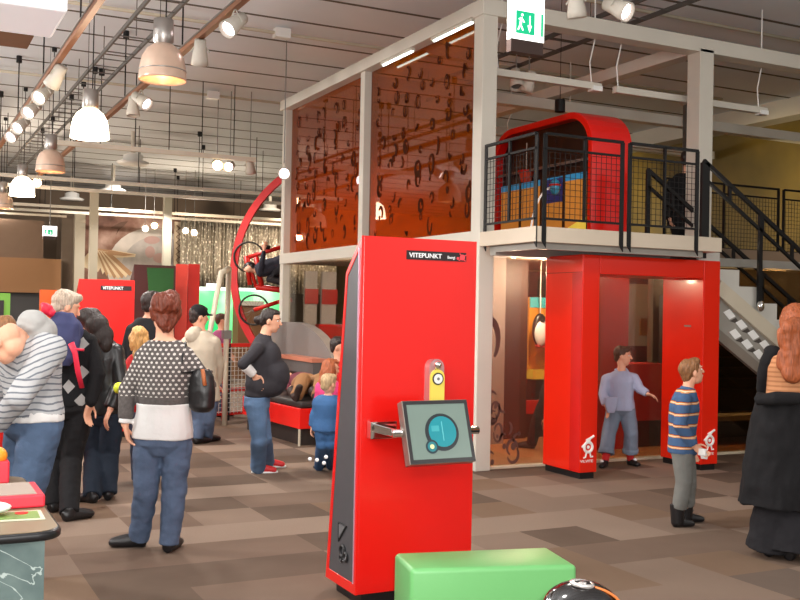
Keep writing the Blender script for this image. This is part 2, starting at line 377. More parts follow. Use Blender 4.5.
# ------------------------------------------------------------------ stairs
st = thing('staircase', 'pale grey steel staircase running down from the balcony to the right', 'stairs', (7.4, 8.1, 0))
SX = 7.31
run, rise, n = .275, .17, 12
stepm = M('step_dark', (96, 90, 84), .6); stw = M('stair_white', (196, 194, 186), .5, var=(3, .04)); stg = M('stair_grey', (150, 146, 138), .5)
for k in range(n):
    x0 = SX+run*k; z = 2.19-rise*k
    MB().span((x0, 7.80, z-.04), (x0+run+.02, 8.36, z)).build('tread', stepm, st)
def saw(y):
    up = [V((SX-.01, y, 2.23))]
    for k in range(n): x0 = SX+run*k; z = 2.21-rise*k; up += [V((x0, y, z)), V((x0+run, y, z))]
    e = up[-1]; return up+[V((e.x, y, e.z-.2)), V((7.5, y, 2.21-.0-(7.5-SX)*rise/run-.2)), V((7.5, y, 2.12)), V((SX-.01, y, 2.12))]
MB().prism(saw(7.77), (0, .03, 0)).build('side_plate', stw, st)
MB().prism(saw(8.36), (0, .03, 0)).build('side_plate', stw, st)
sl = V((run, 0, -rise))
for y, m in ((7.74, beige), (8.34, stg)):
    a = V((7.52, y, 1.86)); b = a+sl*(n-.6); MB().bar(a, b, .06, .15).build('stringer', m, st)
dm = M('diamond_white', (240, 240, 238), .4, 0)
aw = V((7.52, 7.76, 1.79)); MB().prism([aw, aw+sl*(n-3.2), aw+sl*(n-3.2)-Z*.36, aw-Z*.36], Y*.012).build('side_apron', stg, st)
MB().bar(aw-Z*.4, aw-Z*.4+sl*(n-3.2), .05, .1).build('lower_beam', M('beam_taupe', (126, 116, 106), .5), st)
dk_ = M('diamond_dark', (70, 64, 60), .5)
for k in range(1, 15):
    for row, zz in ((0, .09), (1, .24)):
        c0 = aw+sl*(k*.62+row*.31+.1)-Z*zz; d_ = [c0+V((.085, 0, -.02)), c0+V((0, 0, .055)), c0-V((.085, 0, -.02)), c0-V((0, 0, .055))]
        MB().prism([p-Y*.002 for p in d_], Y*-.004).build('white_diamond', dm, st)  # white diamond shapes in staggered rows along the apron
        MB().prism([p-Y*.001+V((.09, 0, -.09)) for p in (d_[0], d_[1], d_[2])], Y*-.002).build('dark_triangle', dk_, st)
MB().prism([V((7.5, 7.78, 1.84)), V((7.5, 8.32, 1.84)), V((7.5, 8.32, 1.84))+sl*(n-.6), V((7.5, 7.78, 1.84))+sl*(n-.6)], (0, 0, -.012)).build('soffit', stg, st)
for lab, y, x0, nm in (('black double-bar handrail on the near side of the stairs', 7.72, 7.3, 'near'), ('black double-bar handrail on the far side of the stairs', 8.46, 7.2, 'far')):
    hr = thing('handrail', lab, 'handrail', (x0, y, 2.1), 'stair handrails')
    zt = 3.13 if nm == 'near' else 3.12
    a = V((x0, y, zt)); b = a+sl*11.5
    MB().bar(a, b, .035, .04).build('top_bar', black, hr); MB().bar(a-Z*.17, b-Z*.17, .03, .03).build('lower_bar', black, hr)
    for k in (1.3, 3, 4.6, 6.2, 7.8, 9.4): p = a+sl*k; MB().bar(p, p-Z*.17, .02, .04, X).build('spacer', black, hr)
    for k in (.06, 2.9, 6.2, 9.4, 11.3): p = a+sl*k; MB().bar(p, p-Z*(.98), .03, .05, X).build('post', black, hr)
    if nm == 'near':
        MB().bar(a+X*.02-Z*.02, a+X*.02-Z*.9, .1, .035, Y).build('end_post', black, hr)
        p = a+sl*2.9-Z*.97; MB().ell(p-Y*.02, (.045, .035, .06)).build('foot_bracket', chrome, hr, True)
fe = thing('fire_extinguisher', 'small red canister on the stair steps behind the far handrail', 'canister', (8.2, 8.3, 1.5))
MB().lathe([(0, 0), (.05, 0), (.05, .15), (.03, .19), (0, .2)], (8.62, 8.25, 1.55), 14).build('body', red2, fe, True)
MB().lathe([(0, 0), (.06, 0), (.07, .03), (0, .03)], (8.62, 8.25, 1.515), 14).build('base', whitep, fe, True)
# ------------------------------------------------------------------ red arched screen booth on the balcony
XS, Y0, Y1, Z0, ZT = 6.66, 8.72, 10.75, 2.335, 3.79
def arch(y0, y1, z0, zt, r0, r1):
    pts = [V((0, y0, z0))]
    for k in range(9): a = pi*k/16; pts.append(V((0, y0+r0-r0*cos(a), zt-r0+r0*sin(a))))
    for k in range(9): a = pi*k/16; pts.append(V((0, y1-r1+r1*sin(a), zt-r1+r1*cos(a))))
    return pts+[V((0, y1, z0))]
bo = thing('screen_booth', 'red arched booth with an orange court screen on the balcony', 'booth', ((XS+.3), (Y0+Y1)/2, Z0))
o_ = [p+X*XS for p in arch(Y0, Y1, Z0, ZT, .42, .42)]; i_ = [p+X*XS for p in arch(Y0+.07, Y1-.07, Z0+.02, ZT-.075, .36, .36)]
MB().ringprism(o_, i_, (.55, 0, 0)).build('shell', red, bo, False, .01)
MB().prism([p+X*.12 for p in i_], (.03, 0, 0)).build('back_panel', M('booth_black', (26, 22, 22), .35, var=(12, .3)), bo)
court = M('court_screen', (190, 126, 52), .5, emis=.42, var=(2, .1))
zc = 3.12
yb = [Y0+.13+(Y1-Y0-.26)*k/4 for k in range(5)]
XP = XS-.14
for k in range(4):
    a, b = yb[k]+.012, yb[k+1]-.012
    s1 = MB().span((XP+.2, a, Z0+.02), (XP+.24, b, zc-.08)).build('court_panel', court, bo)
    MB().span((XP+.195, a, zc-.08), (XP+.24, b, zc-.01)).build('blue_band', M('screen_cyan', (40, 140, 190), .4, emis=.35), s1)
    MB().span((XP+.19, yb[k]-.02, Z0+.02), (XP+.26, yb[k]+.02, zc)).build('divider', blackp, bo)
bl = MB().span((XP+.19, yb[1]+.03, zc-.3), (XP+.198, yb[2]-.03, zc-.03)).build('blue_sign', M('screen_blue', (26, 50, 120), .4, emis=.2), bo)
MB().tube([(XP+.188, (yb[1]+yb[2])/2+.42*cos(a), 2.45+.55*sin(a)) for a in [pi*k/14 for k in range(1, 9)]], .012, 6).build('court_line', M('screen_white', (240, 235, 225), .4, emis=.6), bo)
MB().prism([(XP+.192, yb[0]+.02, Z0+.03), (XP+.192, yb[3], Z0+.03), (XP+.192, yb[2]+.2, Z0+.1), (XP+.192, yb[1]+.3, Z0+.09), (XP+.192, yb[1], Z0+.15), (XP+.192, yb[0]+.02, Z0+.28)], (-.003, 0, 0)).build('yellow_patch', M('screen_yellow', (230, 206, 80), .4, emis=.4), bo)
MB().bar((XS+.03, Y0+.12, zc+.12), (XS+.03, Y1-.12, zc+.12), .02, .03).build('crossbar', grey, bo)
hp = thing('hoop', 'small red hoop hanging in the dark top of the arched booth', 'hoop', (XS+.05, 10.05, 3.22))
MB().tube([(XS+.05+.09*cos(a), 10.05+.09*sin(a), 3.24) for a in [2*pi*k/20 for k in range(20)]], .014, 6, True).build('ring', red2, hp)
MB().lathe([(.085, 0), (.05, -.13), (.06, -.13), (.095, 0)], (XS+.05, 10.05, 3.24), 14).build('net', M('net_orange', (190, 60, 30), .7), hp); MB().cyl((XS+.05, 10.05, 3.25), (XS+.05, 10.05, 3.58), .006, 6).build('cord', white, hp)
bp_ = ax(555, 187, 0, XS-.15)
bal = thing('globe', 'small blue and red globe hanging in front of the court screen', 'globe', bp_)
MB().ell(bp_, (.06, .06, .09)).build('ball', M('globe_blue', (60, 150, 190), .3, var=(9, .3)), bal, True)
MB().tube([bp_+V((.058*cos(a), .058*sin(a), .02)) for a in [2*pi*k/20 for k in range(20)]], .012, 6, True).build('band', red2, bal); MB().cyl(bp_+Z*.12, V((bp_.x, bp_.y, 3.6)), .004, 6).build('cord', black, bal)
spk = thing('ceiling_speaker', 'black cylinder hanging above the red arched booth', 'speaker', dp(560, 106, 11.6))
MB().lathe([(0, -.08), (.06, -.07), (.06, .07), (0, .08)], dp(560, 106, 11.6), 16).build('housing', black, spk); q = dp(560, 106, 11.6); MB().cyl(q+Z*.07, V((q.x, q.y, 5.2)), .004, 6).build('cord', black, spk)
# ------------------------------------------------------------------ red gate
redg = M('red_gate_laminate', (226, 32, 8), .28, var=(2, .05), coat=.25)
gt = thing('gate', 'red square gate standing in front of the glass under the balcony', 'gate', (6.65, 7.95, 0))
gx0, gx1, gy0, gy1, gz = 5.77, 7.49, 7.66, 8.26, 2.115
MB().span((gx0, gy0, .06), (gx0+.2, gy1, gz)).build('post', redg, gt, False, .008)
MB().span((gx1-.22, gy0, .06), (gx1, gy1, gz)).build('post', redg, gt, False, .008)
MB().span((gx0+.2, gy0, 1.935), (gx1-.22, gy1, gz)).build('lintel', redg, gt, False, .006)
MB().span((gx0+.02, gy0+.02, 0), (gx0+.18, gy1-.02, .06)).build('plinth', blackp, gt); MB().span((gx1-.2, gy0+.02, 0), (gx1-.02, gy1-.02, .06)).build('plinth', blackp, gt)
MB().span((gx0-.002, gy0+.005, 1.945), (gx0+.001, gy1-.005, 1.95)).build('seam', M('seam_dark', (110, 14, 10), .6), gt)
MB().span((gx0-.003, gy0+.005, .07), (gx0-.001, gy0+.16, 1.94)).build('side_dull_zone', M('red_no_reflection', (196, 14, 10), .3, coat=.2), gt)  # darker red painted where the side face lacks its reflection
def critter(root, c, s):
    m = M('logo_white', (244, 240, 236), .4, emis=0); y = c.y
    e = MB().tube([(c.x+.052*s*cos(a), y, c.z+.052*s*sin(a)) for a in [2*pi*k/20 for k in range(20)]], .016*s, 6, True)
    e.ell(c, (.02*s, .004, .02*s)).tube([(c.x-.02*s, y, c.z-.05*s), (c.x-.035*s, y, c.z-.105*s), (c.x-.06*s, y, c.z-.11*s)], .01*s, 6)
    e.tube([(c.x+.02*s, y, c.z-.05*s), (c.x+.035*s, y, c.z-.105*s), (c.x+.06*s, y, c.z-.1*s)], .01*s, 6)
    e.tube([(c.x-.03*s, y, c.z+.07*s), (c.x+.02*s, y, c.z+.09*s), (c.x+.07*s, y, c.z+.115*s)], .014*s, 6)
    e.tube([(c.x+.02*s, y, c.z+.09*s), (c.x+.0, y, c.z+.06*s)], .016*s, 6).tube([(c.x-.055*s, y, c.z+.03*s), (c.x-.085*s, y, c.z+.0*s)], .01*s, 6)
    e.build('emblem', m, root)
    text('lettering', 'VILVITE', .04*s, (c.x-.1*s, y+.001, c.z-.16*s), X, Z, m, root, .001, .0004, 'LEFT', 1.25)
critter(gt, V((gx0+.095, gy0-.002, .30)), .9); critter(gt, V((gx1-.11, gy0-.002, .30)), .9)
MB().span((gx1-.223, 7.83, 1.44), (gx1-.219, 7.93, 1.46)).build('small_label', M('label_grey', (150, 110, 100), .5), gt)
# red cabinet and counter inside the glass
rc = thing('red_cabinet', 'tall red panel behind the glass left of the gate opening', 'cabinet', ax(613, 400, 1, 9.2)*1)
p0 = ax(588, 300, 1, 9.2).x; p1 = ax(629, 300, 1, 9.2).x; ORG[rc] = V((0, 0, 0)); rc.location = (0, 0, 0)
rc.location = ((p0+p1)/2, 9.25, 0); ORG[rc] = V(rc.location)
MB().span((p0, 9.2, .75), (p1, 9.3, 2.02)).build('panel', red2, rc); MB().span((p0, 9.18, 0), (p1, 9.32, .75)).build('base', red2, rc)
p2 = ax(668, 400, 1, 9.3).x
rc2 = thing('red_counter', 'low red counter behind the glass inside the gate', 'counter', ((p1+p2)/2, 9.4, 0))
MB().span((p1+.02, 9.2, .32), (min(8.2, p2+.3), 9.6, .98)).build('front', red2, rc2); MB().span((p1+.02, 9.25, 0), (min(8.2, p2+.3), 9.6, .32)).build('plinth', blackp, rc2)
mb_ = ax(645, 315, 1, 11.5)
mo = thing('wall_display', 'dim olive display panel beyond the gate opening', 'display', (mb_.x, 11.5, 1.2))
MB().span((mb_.x-.35, 11.5, 1.1), (mb_.x+.5, 11.56, 2.0)).build('panel', M('display_olive_glow', (150, 140, 110), .4, emis=.25, var=(3, .3)), mo); MB().span((mb_.x-.1, 11.47, 1.25), (mb_.x+.25, 11.499, 1.5)).build('picture', M('display_yellow', (190, 150, 50), .5), mo)  # faint glow added to the panel to brighten it
MB().span((mb_.x-.4, 11.48, 0), (mb_.x+.55, 11.6, 1.1)).build('base', blackp, mo)
# orange penguin exhibit seen left of the gate
pe = thing('orange_exhibit', 'orange wall exhibit with a cyan band behind the glass beside the gate', 'exhibit', (6.95, 10.6, 0))
ex0 = ax(529, 340, 1, 10.6).x; ex1 = ex0+1.5
MB().span((ex0, 10.6, .82), (ex1, 10.7, 1.75)).build('panel', M('exhibit_orange', (226, 150, 50), .5), pe); MB().span((ex0, 10.58, 1.62), (ex1, 10.6, 1.75)).build('cyan_band', M('exhibit_cyan', (60, 180, 190), .5), pe)
MB().span((ex0, 10.5, .72), (ex1, 10.72, .84)).build('yellow_shelf', M('exhibit_yellow', (240, 210, 70), .5), pe); MB().span((ex0+.02, 10.55, .42), (ex1, 10.7, .72)).build('dark_base', blackp, pe)
bx0 = ax(503, 400, 1, 10.35).x
MB().span((bx0, 10.4, .3), (ex1, 10.52, .46)).build('red_plinth', red2, pe); MB().span((bx0+.1, 10.42, 0), (ex1, 10.6, .3)).build('foot', blackp, pe)
g = ax(540, 330, 1, 10.4); pn = thing('penguin_figure', 'small black and white penguin figure hanging in front of the orange exhibit', 'figure', g)
MB().ell(g, (.115, .06, .21)).build('body', blackp, pn, True); MB().ell(g+V((0, -.025, -.03)), (.1, .05, .17)).build('belly', whitep, pn, True)
MB().ell(g+V((0, -.055, .11)), (.03, .02, .02)).build('beak', blackp, pn, True); MB().ell(g+V((-.04, -.02, -.2)), (.035, .04, .02)).build('foot', red2, pn, True); MB().ell(g+V((.04, -.02, -.2)), (.035, .04, .02)).build('foot', red2, pn, True)
MB().cyl(g+Z*.19, V((g.x, g.y, 2.2)), .008, 6).build('cord', white, pn)
# display seen through the lower left pane
for k, (xa, xb, lab) in enumerate(((305, 317, 'white display board with red stripe behind the corner pane, left one'), (322, 336, 'white display board with red stripe behind the corner pane, right one'))):
    a = ax(xa, 300, 1, 13.75).x; b = ax(xb, 300, 1, 13.75).x
    d_ = thing('display_board', lab, 'board', ((a+b)/2, 13.75, 0), 'boards behind the corner pane')
    MB().span((a, 13.75, .0), (b, 13.81, 2.1)).build('board', M('board_white', (205, 200, 200), .5), d_); MB().span((a-.01, 13.72, 1.62), (b+.01, 13.749, 1.84)).build('stripe', red2, d_)
a = V((5.5, 13.3, 0))
d_ = thing('red_partition', 'red partition low behind the corner pane', 'partition', (a.x+.5, 13.3, 0)); MB().span((a.x-.1, 13.3, 0), (a.x+1.0, 13.4, 1.3)).build('panel', red2, d_); MB().span((a.x-.1, 13.28, 1.3), (a.x+1.0, 13.42, 1.33)).build('cap', red, d_)
# ------------------------------------------------------------------ the tall red kiosk in the middle
KX, KX1, KY = 2.17, 2.868, 4.77
ki = thing('kiosk', 'tall red information kiosk with a tilted screen in the middle of the hall', 'kiosk', (2.52, 4.95, 0))
prof = [(KY, .07), (KY, 1.945), (KY+.2, 1.755), (KY+.4, .07)]
MB().prism([(KX+.012, y, z) for y, z in prof], (KX1-KX-.024, 0, 0)).build('body', red, ki, False, .004)
pin = [(KY+.03, .125), (KY+.03, 1.875), (KY+.178, 1.735), (KY+.362, .125)]
for x in (KX, KX1-.014): MB().ringprism([(x, y, z) for y, z in prof], [(x, y, z) for y, z in pin], (.014, 0, 0)).build('edge_frame', red, ki, False, .002)
MB().prism([(KX+.004, y, z) for y, z in pin], (.01, 0, 0)).build('side_panel', darkgrey, ki); MB().prism([(KX1-.012, y, z) for y, z in pin], (.008, 0, 0)).build('side_panel', darkgrey, ki)
MB().bar((KX-.002, KY+.026, .125), (KX-.002, KY+.026, 1.88), .006, .006, Y).build('edge_strip', M('edge_strip', (190, 170, 190), .3, .5), ki)
MB().span((KX+.05, KY+.03, 0), (KX1-.05, KY+.36, .07)).build('plinth', blackp, ki)
pl = MB().span((KX+.262, KY-.006, 1.83), (KX+.628, KY, 1.878)).build('name_plate', M('plate_black', (36, 26, 28), .5), ki)
lw = M('letter_white', (250, 250, 252), .4)
text('lettering', 'VITEPUNKT', .034, (KX+.276, KY-.0065, 1.842), X, Z, lw, pl, .001, .0007, 'LEFT', 1.12)
text('lettering', 'Energi', .022, (KX+.51, KY-.0065, 1.842), X, Z, lw, pl, .001, .0003, 'LEFT', .85)
e = MB(); ce = V((KX+.603, KY-.008, 1.852))
e.prism([ce+V((.016*cos(a), 0, .016*sin(a))) for a in [2*pi*k/14 for k in range(14)]], (0, .003, 0)); e.prism([ce+V((-.028+.008*cos(a), 0, -.006+.008*sin(a))) for a in [2*pi*k/10 for k in range(10)]], (0, .003, 0))
for a in (.6, 2.2, 3.9, 5.4): e.bar(ce+V((.014*cos(a), 0, .014*sin(a))), ce+V((.03*cos(a), 0, .026*sin(a))), .004, .005)
e.build('emblem', M('emblem_pink', (240, 70, 80), .4), pl)
# printed diagram low on the grey side panel
m = M('print_dark', (30, 30, 32), .5); m2 = M('print_light', (170, 170, 175), .5); xs = KX-.0005
def sp(x, y): q = ax(x, y, 0, xs+.003); return V((xs, q.y, q.z))
MB().tube([sp(339, 522), sp(347, 526), sp(339, 541)], .004, 5, True).build('printed_triangle', m, ki)
MB().prism([sp(339, 524), sp(345, 527), sp(339, 538)], (.003, 0, 0)).build('printed_triangle', M('print_grey', (104, 104, 106), .5), ki)
e = MB()
for (x, y, r) in ((343, 551, .03), (346, 557, .022), (342, 558, .016)): c_ = sp(x, y); e.tube([c_+V((0, r*cos(a), r*sin(a))) for a in [2*pi*k/12 for k in range(12)]], .009, 5, True)
e.build('printed_gears', m, ki); MB().tube([sp(341, 562), sp(346, 559), sp(347, 553)], .004, 5).build('printed_marks', m2, ki)
# chrome arm and tilted screen
MB().span((KX+.05, KY-.05, .885), (KX+.2, KY, .975)).build('arm_plate', chrome, ki, False, .004)
MB().cyl((KX+.1, KY-.2, .93), (KX+.605, KY-.2, .93), .02, 16).build('arm_bar', chrome, ki, True); MB().bar((KX+.14, KY-.02, .93), (KX+.14, KY-.2, .93), .05, .045).build('arm_elbow', chrome, ki, False, .004)
sw, shh = .385, .33
un = V((0, .105, .30)).normalized(); nn = X.cross(un); c0 = V((KX+.34, KY-.255, .94))
def sc(u, v, d=0.): return c0+X*u+un*v+nn*d
def slab(mb, u0, u1, v0, v1, d0, d1): return mb.prism([sc(u0, v0, d0), sc(u1, v0, d0), sc(u1, v1, d0), sc(u0, v1, d0)], nn*(d1-d0))
hs = slab(MB(), -sw/2, sw/2, -shh/2, shh/2, -.055, 0).build('screen_housing', M('screen_case', (150, 140, 132), .3, .7, var=(8, .08)), ki, False, .004)
rim = MB().ringprism([sc(-sw/2+.004, -shh/2+.004), sc(sw/2-.004, -shh/2+.004), sc(sw/2-.004, shh/2-.004), sc(-sw/2+.004, shh/2-.004)], [sc(-sw/2+.022, -shh/2+.024), sc(sw/2-.022, -shh/2+.024), sc(sw/2-.022, shh/2-.022), sc(-sw/2+.022, shh/2-.022)], nn*.004)
rim.build('bezel', M('bezel_black', (42, 40, 42), .3), hs)
slab(MB(), -sw/2+.022, sw/2-.022, -shh/2+.024, shh/2-.022, 0, .0015).build('display', M('display_glass', (112, 130, 122), .25, emis=.12, var=(3, .1)), hs)
def disc(cu_, cv, r, d0, d1, n=32): return MB().prism([sc(cu_+r*cos(a), cv+r*sin(a), d0) for a in [2*pi*k/n for k in range(n)]], nn*(d1-d0))
disc(.015, -.005, .098, .0015, .003).build('dial_rim', M('dial_dark', (34, 40, 46), .3), hs)
disc(.018, -.002, .08, .003, .004).build('dial_face', M('dial_teal', (10, 128, 140), .3, emis=.25, var=(4, .12)), hs)
disc(-.055, -.078, .036, .004, .005).build('small_dial_rim', M('dial_dark2', (28, 50, 60), .3), hs); disc(-.055, -.078, .026, .005, .0055).build('small_dial', M('dial_teal2', (30, 120, 130), .3), hs)
disc(-.055, -.078, .012, .0055, .006).build('small_dial_mark', M('dial_mark', (225, 235, 170), .3), hs)
MB().prism([sc(.016, -.05, .004), sc(.021, -.05, .004), sc(.021, .05, .004), sc(.016, .05, .004)], nn*.001).build('dial_needle', M('dial_pale', (90, 190, 200), .3), hs)
slab(MB(), -.045, .0, .0, .03, .004, .0048).build('dial_tab', M('dial_tab', (60, 165, 175), .3), hs)
# yellow pointer above the screen
yl = M('pointer_yellow', (236, 214, 92), .4, var=(4, .05)); pk = M('pointer_side', (226, 120, 120), .4)
def pillpts(x0, x1, z0, z1): r = (x1-x0)/2; return [V((x0, 0, z0)), V((x1, 0, z0))]+[V(((x0+x1)/2+r*cos(a), 0, z1-r+r*sin(a))) for a in [pi*k/10 for k in range(11)]]
MB().prism([p+Y*(KY-.0) for p in pillpts(KX+.385, KX+.475, 1.04, 1.30)], (0, -.055, 0)).build('pointer_base', M('pointer_chrome', (210, 160, 160), .25, .6), ki)
MB().prism([p+Y*(KY-.055) for p in pillpts(KX+.388, KX+.472, 1.04, 1.245)], (0, -.012, 0)).build('pointer', yl, ki)
cc = V((KX+.43, KY-.068, 1.195))
MB().cyl(cc, cc-Y*.004, .033, 24).build('gauge_rim', blackp, ki); MB().cyl(cc-Y*.004, cc-Y*.006, .026, 24).build('gauge_face', whitep, ki); MB().cyl(cc-Y*.006, cc-Y*.008, .008, 12).build('gauge_hub', grey, ki)
MB().ell((KX+.43, KY-.06, 1.268), .024).build('chrome_ball', chrome, ki, True)
# ------------------------------------------------------------------ green bench
gb = thing('bench', 'padded green block bench in the foreground before the red kiosk', 'bench', (2.46, 3.98, 0))
q = [V((2.12, 4.225, 0)), V((2.055, 3.93, 0)), V((2.785, 3.70, 0)), V((2.865, 4.05, 0))]
MB().prism([p+Z*.04 for p in q], Z*.38).build('seat', M('green_vinyl', (108, 178, 108), .38, var=(3, .05), bump=(40, .03)), gb, True, .022, seg=4)
c_ = sum(q, V((0, 0, 0)))/4
MB().prism([c_+(p-c_)*.94 for p in q], Z*.05).build('plinth', blackp, gb)
# ------------------------------------------------------------------ black and white pod in front of the bench
pc = dp(581, 609, 3.34)
pd = thing('pod', 'glossy black and white domed pod with a silver emblem before the green bench', 'exhibit', (pc.x, pc.y, 0))
gloss = M('gloss_black', (16, 14, 15), .12, spec=.7, var=None, coat=.6)
Mr = Matrix.Rotation(rad(-30), 3, 'Z')
MB().ell(pc+Z*.0, (.13, .10, .095), Mr, 28, 16).build('dome', gloss, pd, True); MB().ell(pc-Z*.035, (.136, .106, .08), Mr, 28, 14).build('white_shell', M('gloss_white', (236, 236, 236), .25), pd, True)
tp = pc+Mr @ V((.0, -.02, .089))
MB().tube([tp+Mr @ V((.035*cos(a), .03*sin(a), .0-.004*cos(a))) for a in [2*pi*k/18 for k in range(18)]], .008, 6, True).ell(tp+Z*.001, (.018, .012, .006)).build('silver_emblem', M('silver', (225, 222, 220), .25, .7), pd, True)
MB().tube([pc+Mr @ V((.04+.1*k/6, -.035, .0+.092*sqrt(max(0, 1-((.04+.1*k/6)/.145)**2-.12)))) for k in range(7)], .005, 6).build('orange_trim', M('orange_trim', (200, 110, 50), .3), pd, True)
MB().lathe([(.17, 0), (.17, .03), (.05, .06), (.045, pc.z-.06), (.09, pc.z-.05), (0, pc.z-.05)], (pc.x, pc.y, 0), 24).build('pedestal', whitep, pd, True)
# ------------------------------------------------------------------ marble-sided table with trays
tb = thing('table', 'marble sided table with a black rimmed top at the lower left', 'table', (0, 4.4, 0))
def rrect(x0, y0, x1, y1, r, n=6):
    o = []
    for cx, cy, a0 in ((x1-r, y0+r, -pi/2), (x1-r, y1-r, 0), (x0+r, y1-r, pi/2), (x0+r, y0+r, pi)):
        o += [V((cx+r*cos(a0+pi/2*k/n), cy+r*sin(a0+pi/2*k/n), 0)) for k in range(n+1)]
    return o
lp = rrect(-1.1, 3.74, .56, 5.0, .09)
MB().prism([p+Z*.715 for p in lp], Z*.035).build('rim', blackp, tb, True, .012)
c_ = V((-.26, 4.36, 0)); MB().prism([c_+(p-c_)*.985+Z*.749 for p in lp], Z*.003).build('tabletop', M('tabletop_olive', (126, 108, 84), .35, var=(3, .1)), tb)
t = NT('grey_marble', .3, .5)
v = t.n.new('ShaderNodeTexNoise'); v.inputs['Scale'].default_value = 3.2; v.inputs['Detail'].default_value = 8; v.inputs['Distortion'].default_value = 1.4; t.l.new(t.tc.outputs['Object'], v.inputs['Vector'])
vein = t.math('LESS_THAN', t.math('ABSOLUTE', t.math('SUBTRACT', v.outputs['Fac'], .5)), .006)
base = t.ramp(t.noise(6, None, 8), [(.3, (74, 92, 92)), (.7, (112, 130, 126))]); marble = t.base(t.mix(t.math('MULTIPLY', vein, .7), base, lin((190, 205, 200))))
MB().span((-.9, 3.79, .02), (.5, 4.9, .715)).build('side_block', marble, tb)
MB().span((-.9, 4.5, .60), (.52, 4.7, .66)).build('wood_rail', M('rail_orange', (150, 84, 40), .5), tb)
pkm = M('tray_red', (214, 44, 62), .4, var=(3, .08)); tg = M('tray_grey', (150, 134, 122), .6)
def tray(lab, x0, y0, x1, y1, z0, h):
    tr_ = thing('tray', lab, 'tray', ((x0+x1)/2, (y0+y1)/2, z0), None)
    MB().span((x0, y0, z0), (x1, y1, z0+h)).build('box', pkm, tr_, False, .008); MB().span((x0+.02, y0+.02, z0+h), (x1-.03, y1-.02, z0+h+.003)).build('top_sheet', tg, tr_)
tray('red tray box with a grey top at the table front edge', .05, 4.18, .55, 4.5, .753, .05)
tray('smaller red tray box with a grey top at the back of the table', -.05, 4.78, .475, 4.98, .753, .1)
cr = thing('card', 'green leaflet with a red dot on the table corner', 'card', (.45, 4.1, .753))
MB().prism([(.3, 3.96, .753), (.52, 3.94, .753), (.525, 4.12, .753), (.3, 4.13, .753)], Z*.003).build('sheet', M('leaflet_pale', (196, 196, 170), .5), cr)
MB().prism([(.33, 3.975, .756), (.505, 3.96, .756), (.51, 4.10, .756), (.32, 4.115, .756)], Z*.001).build('picture', M('leaflet_green', (110, 140, 70), .5, var=(12, .4)), cr); MB().lathe([(.0, 0), (.025, 0), (.025, .002), (0, .002)], (.45, 4.07, .757), 14).build('red_dot', red2, cr)
ld = thing('ladle', 'white plastic paddle lying on the table edge', 'paddle', (.36, 4.12, .757))
MB().ell((.33, 4.07, .785), (.085, .06, .022)).build('bowl', whitep, ld, True); MB().tube([(.31, 4.03, .78), (.3, 3.96, .767), (.28, 3.9, .76)], .007, 8).build('handle', whitep, ld, True)
tw = thing('wire_coil', 'spiral wire stand with an orange ball at the left edge of the table', 'stand', (.36, 4.42, .83))
b0 = dp(0, 478, 4.5); MB().tube([b0+V((.025*cos(a), .025*sin(a), -.12+a*.0055)) for a in [k*.5 for k in range(60)]], .005, 6).build('coil', alu, tw, True)
MB().ell(b0+V((-.01, 0, .1)), .04).build('ball', M('ball_orange', (236, 150, 40), .4), tw, True)
MB().lathe([(0, 0), (.04, 0), (.04, .02), (0, .02)], (b0.x, b0.y, b0.z-.14), 16).build('base', M('coil_base', (150, 90, 50), .5), tw)
# ------------------------------------------------------------------ ceiling fixtures
off = M('lamp_shade_off', (222, 192, 170), .32, .25, var=(7, .15)); on = M('lamp_shade_lit', (255, 244, 220), .4, emis=14, var=None, ecol=(255, 236, 205))
warm = M('lamp_warm', (255, 214, 160), .4, emis=30, var=None, ecol=(255, 210, 150)); pinkw = M('spot_lens', (255, 238, 245), .4, emis=12, var=None, ecol=(255, 236, 240))
def pendant(p, lab, lit, grp='pendant lamps of the left row'):
    r = thing('pendant_lamp', lab, 'lamp', p, grp)
    MB().lathe([(.0, .54), (.085, .53), (.088, .34), (.07, .32), (.07, .3)], p, 24).build('housing', alu, r, True)
    pr_ = [(.085, .315), (.14, .27), (.18, .2), (.196, .12), (.2, .07), (.204, .02), (.206, 0)]
    MB().lathe(pr_+[(r_-.006, z_) for r_, z_ in reversed(pr_)], p, 32).build('shade', on if lit else off, r, True)
    if not lit: MB().tube([p+V((.199*cos(a), .199*sin(a), .085)) for a in [2*pi*k/32 for k in range(32)]], .006, 6, True).build('band', alu, r, True)
    MB().ell(p+Z*.16, (.05, .05, .09)).build('bulb', warm, r, True)
    MB().cyl(p+V((.02, 0, .53)), V((p.x+.02, p.y, 5.2)), .006, 6).cyl(p+V((-.03, 0, .53)), V((p.x-.03, p.y, 5.2)), .003, 6).build('cord', black, r)
    MB().lathe([(0, -.06), (.035, -.06), (.035, 0), (0, 0)], (p.x+.02, p.y, 5.199), 12).build('canopy', black, r)
LP = [(V((2.03, 8.69, 3.5)), 'large silver bell pendant lamp nearest the camera', False), (V((1.87, 11.35, 3.37)), 'glowing white bell pendant lamp second in the left row', True), (V((1.94, 15.0, 3.42)), 'clear bell pendant lamp third in the left row', False), (V((1.89, 18.06, 3.36)), 'glowing white bell pendant lamp fourth in the left row', True), (V((1.86, 21.2, 3.4)), 'clear bell pendant lamp at the left edge, farthest of the row', False)]
for p, lab, lit in LP: pendant(p, lab, lit)
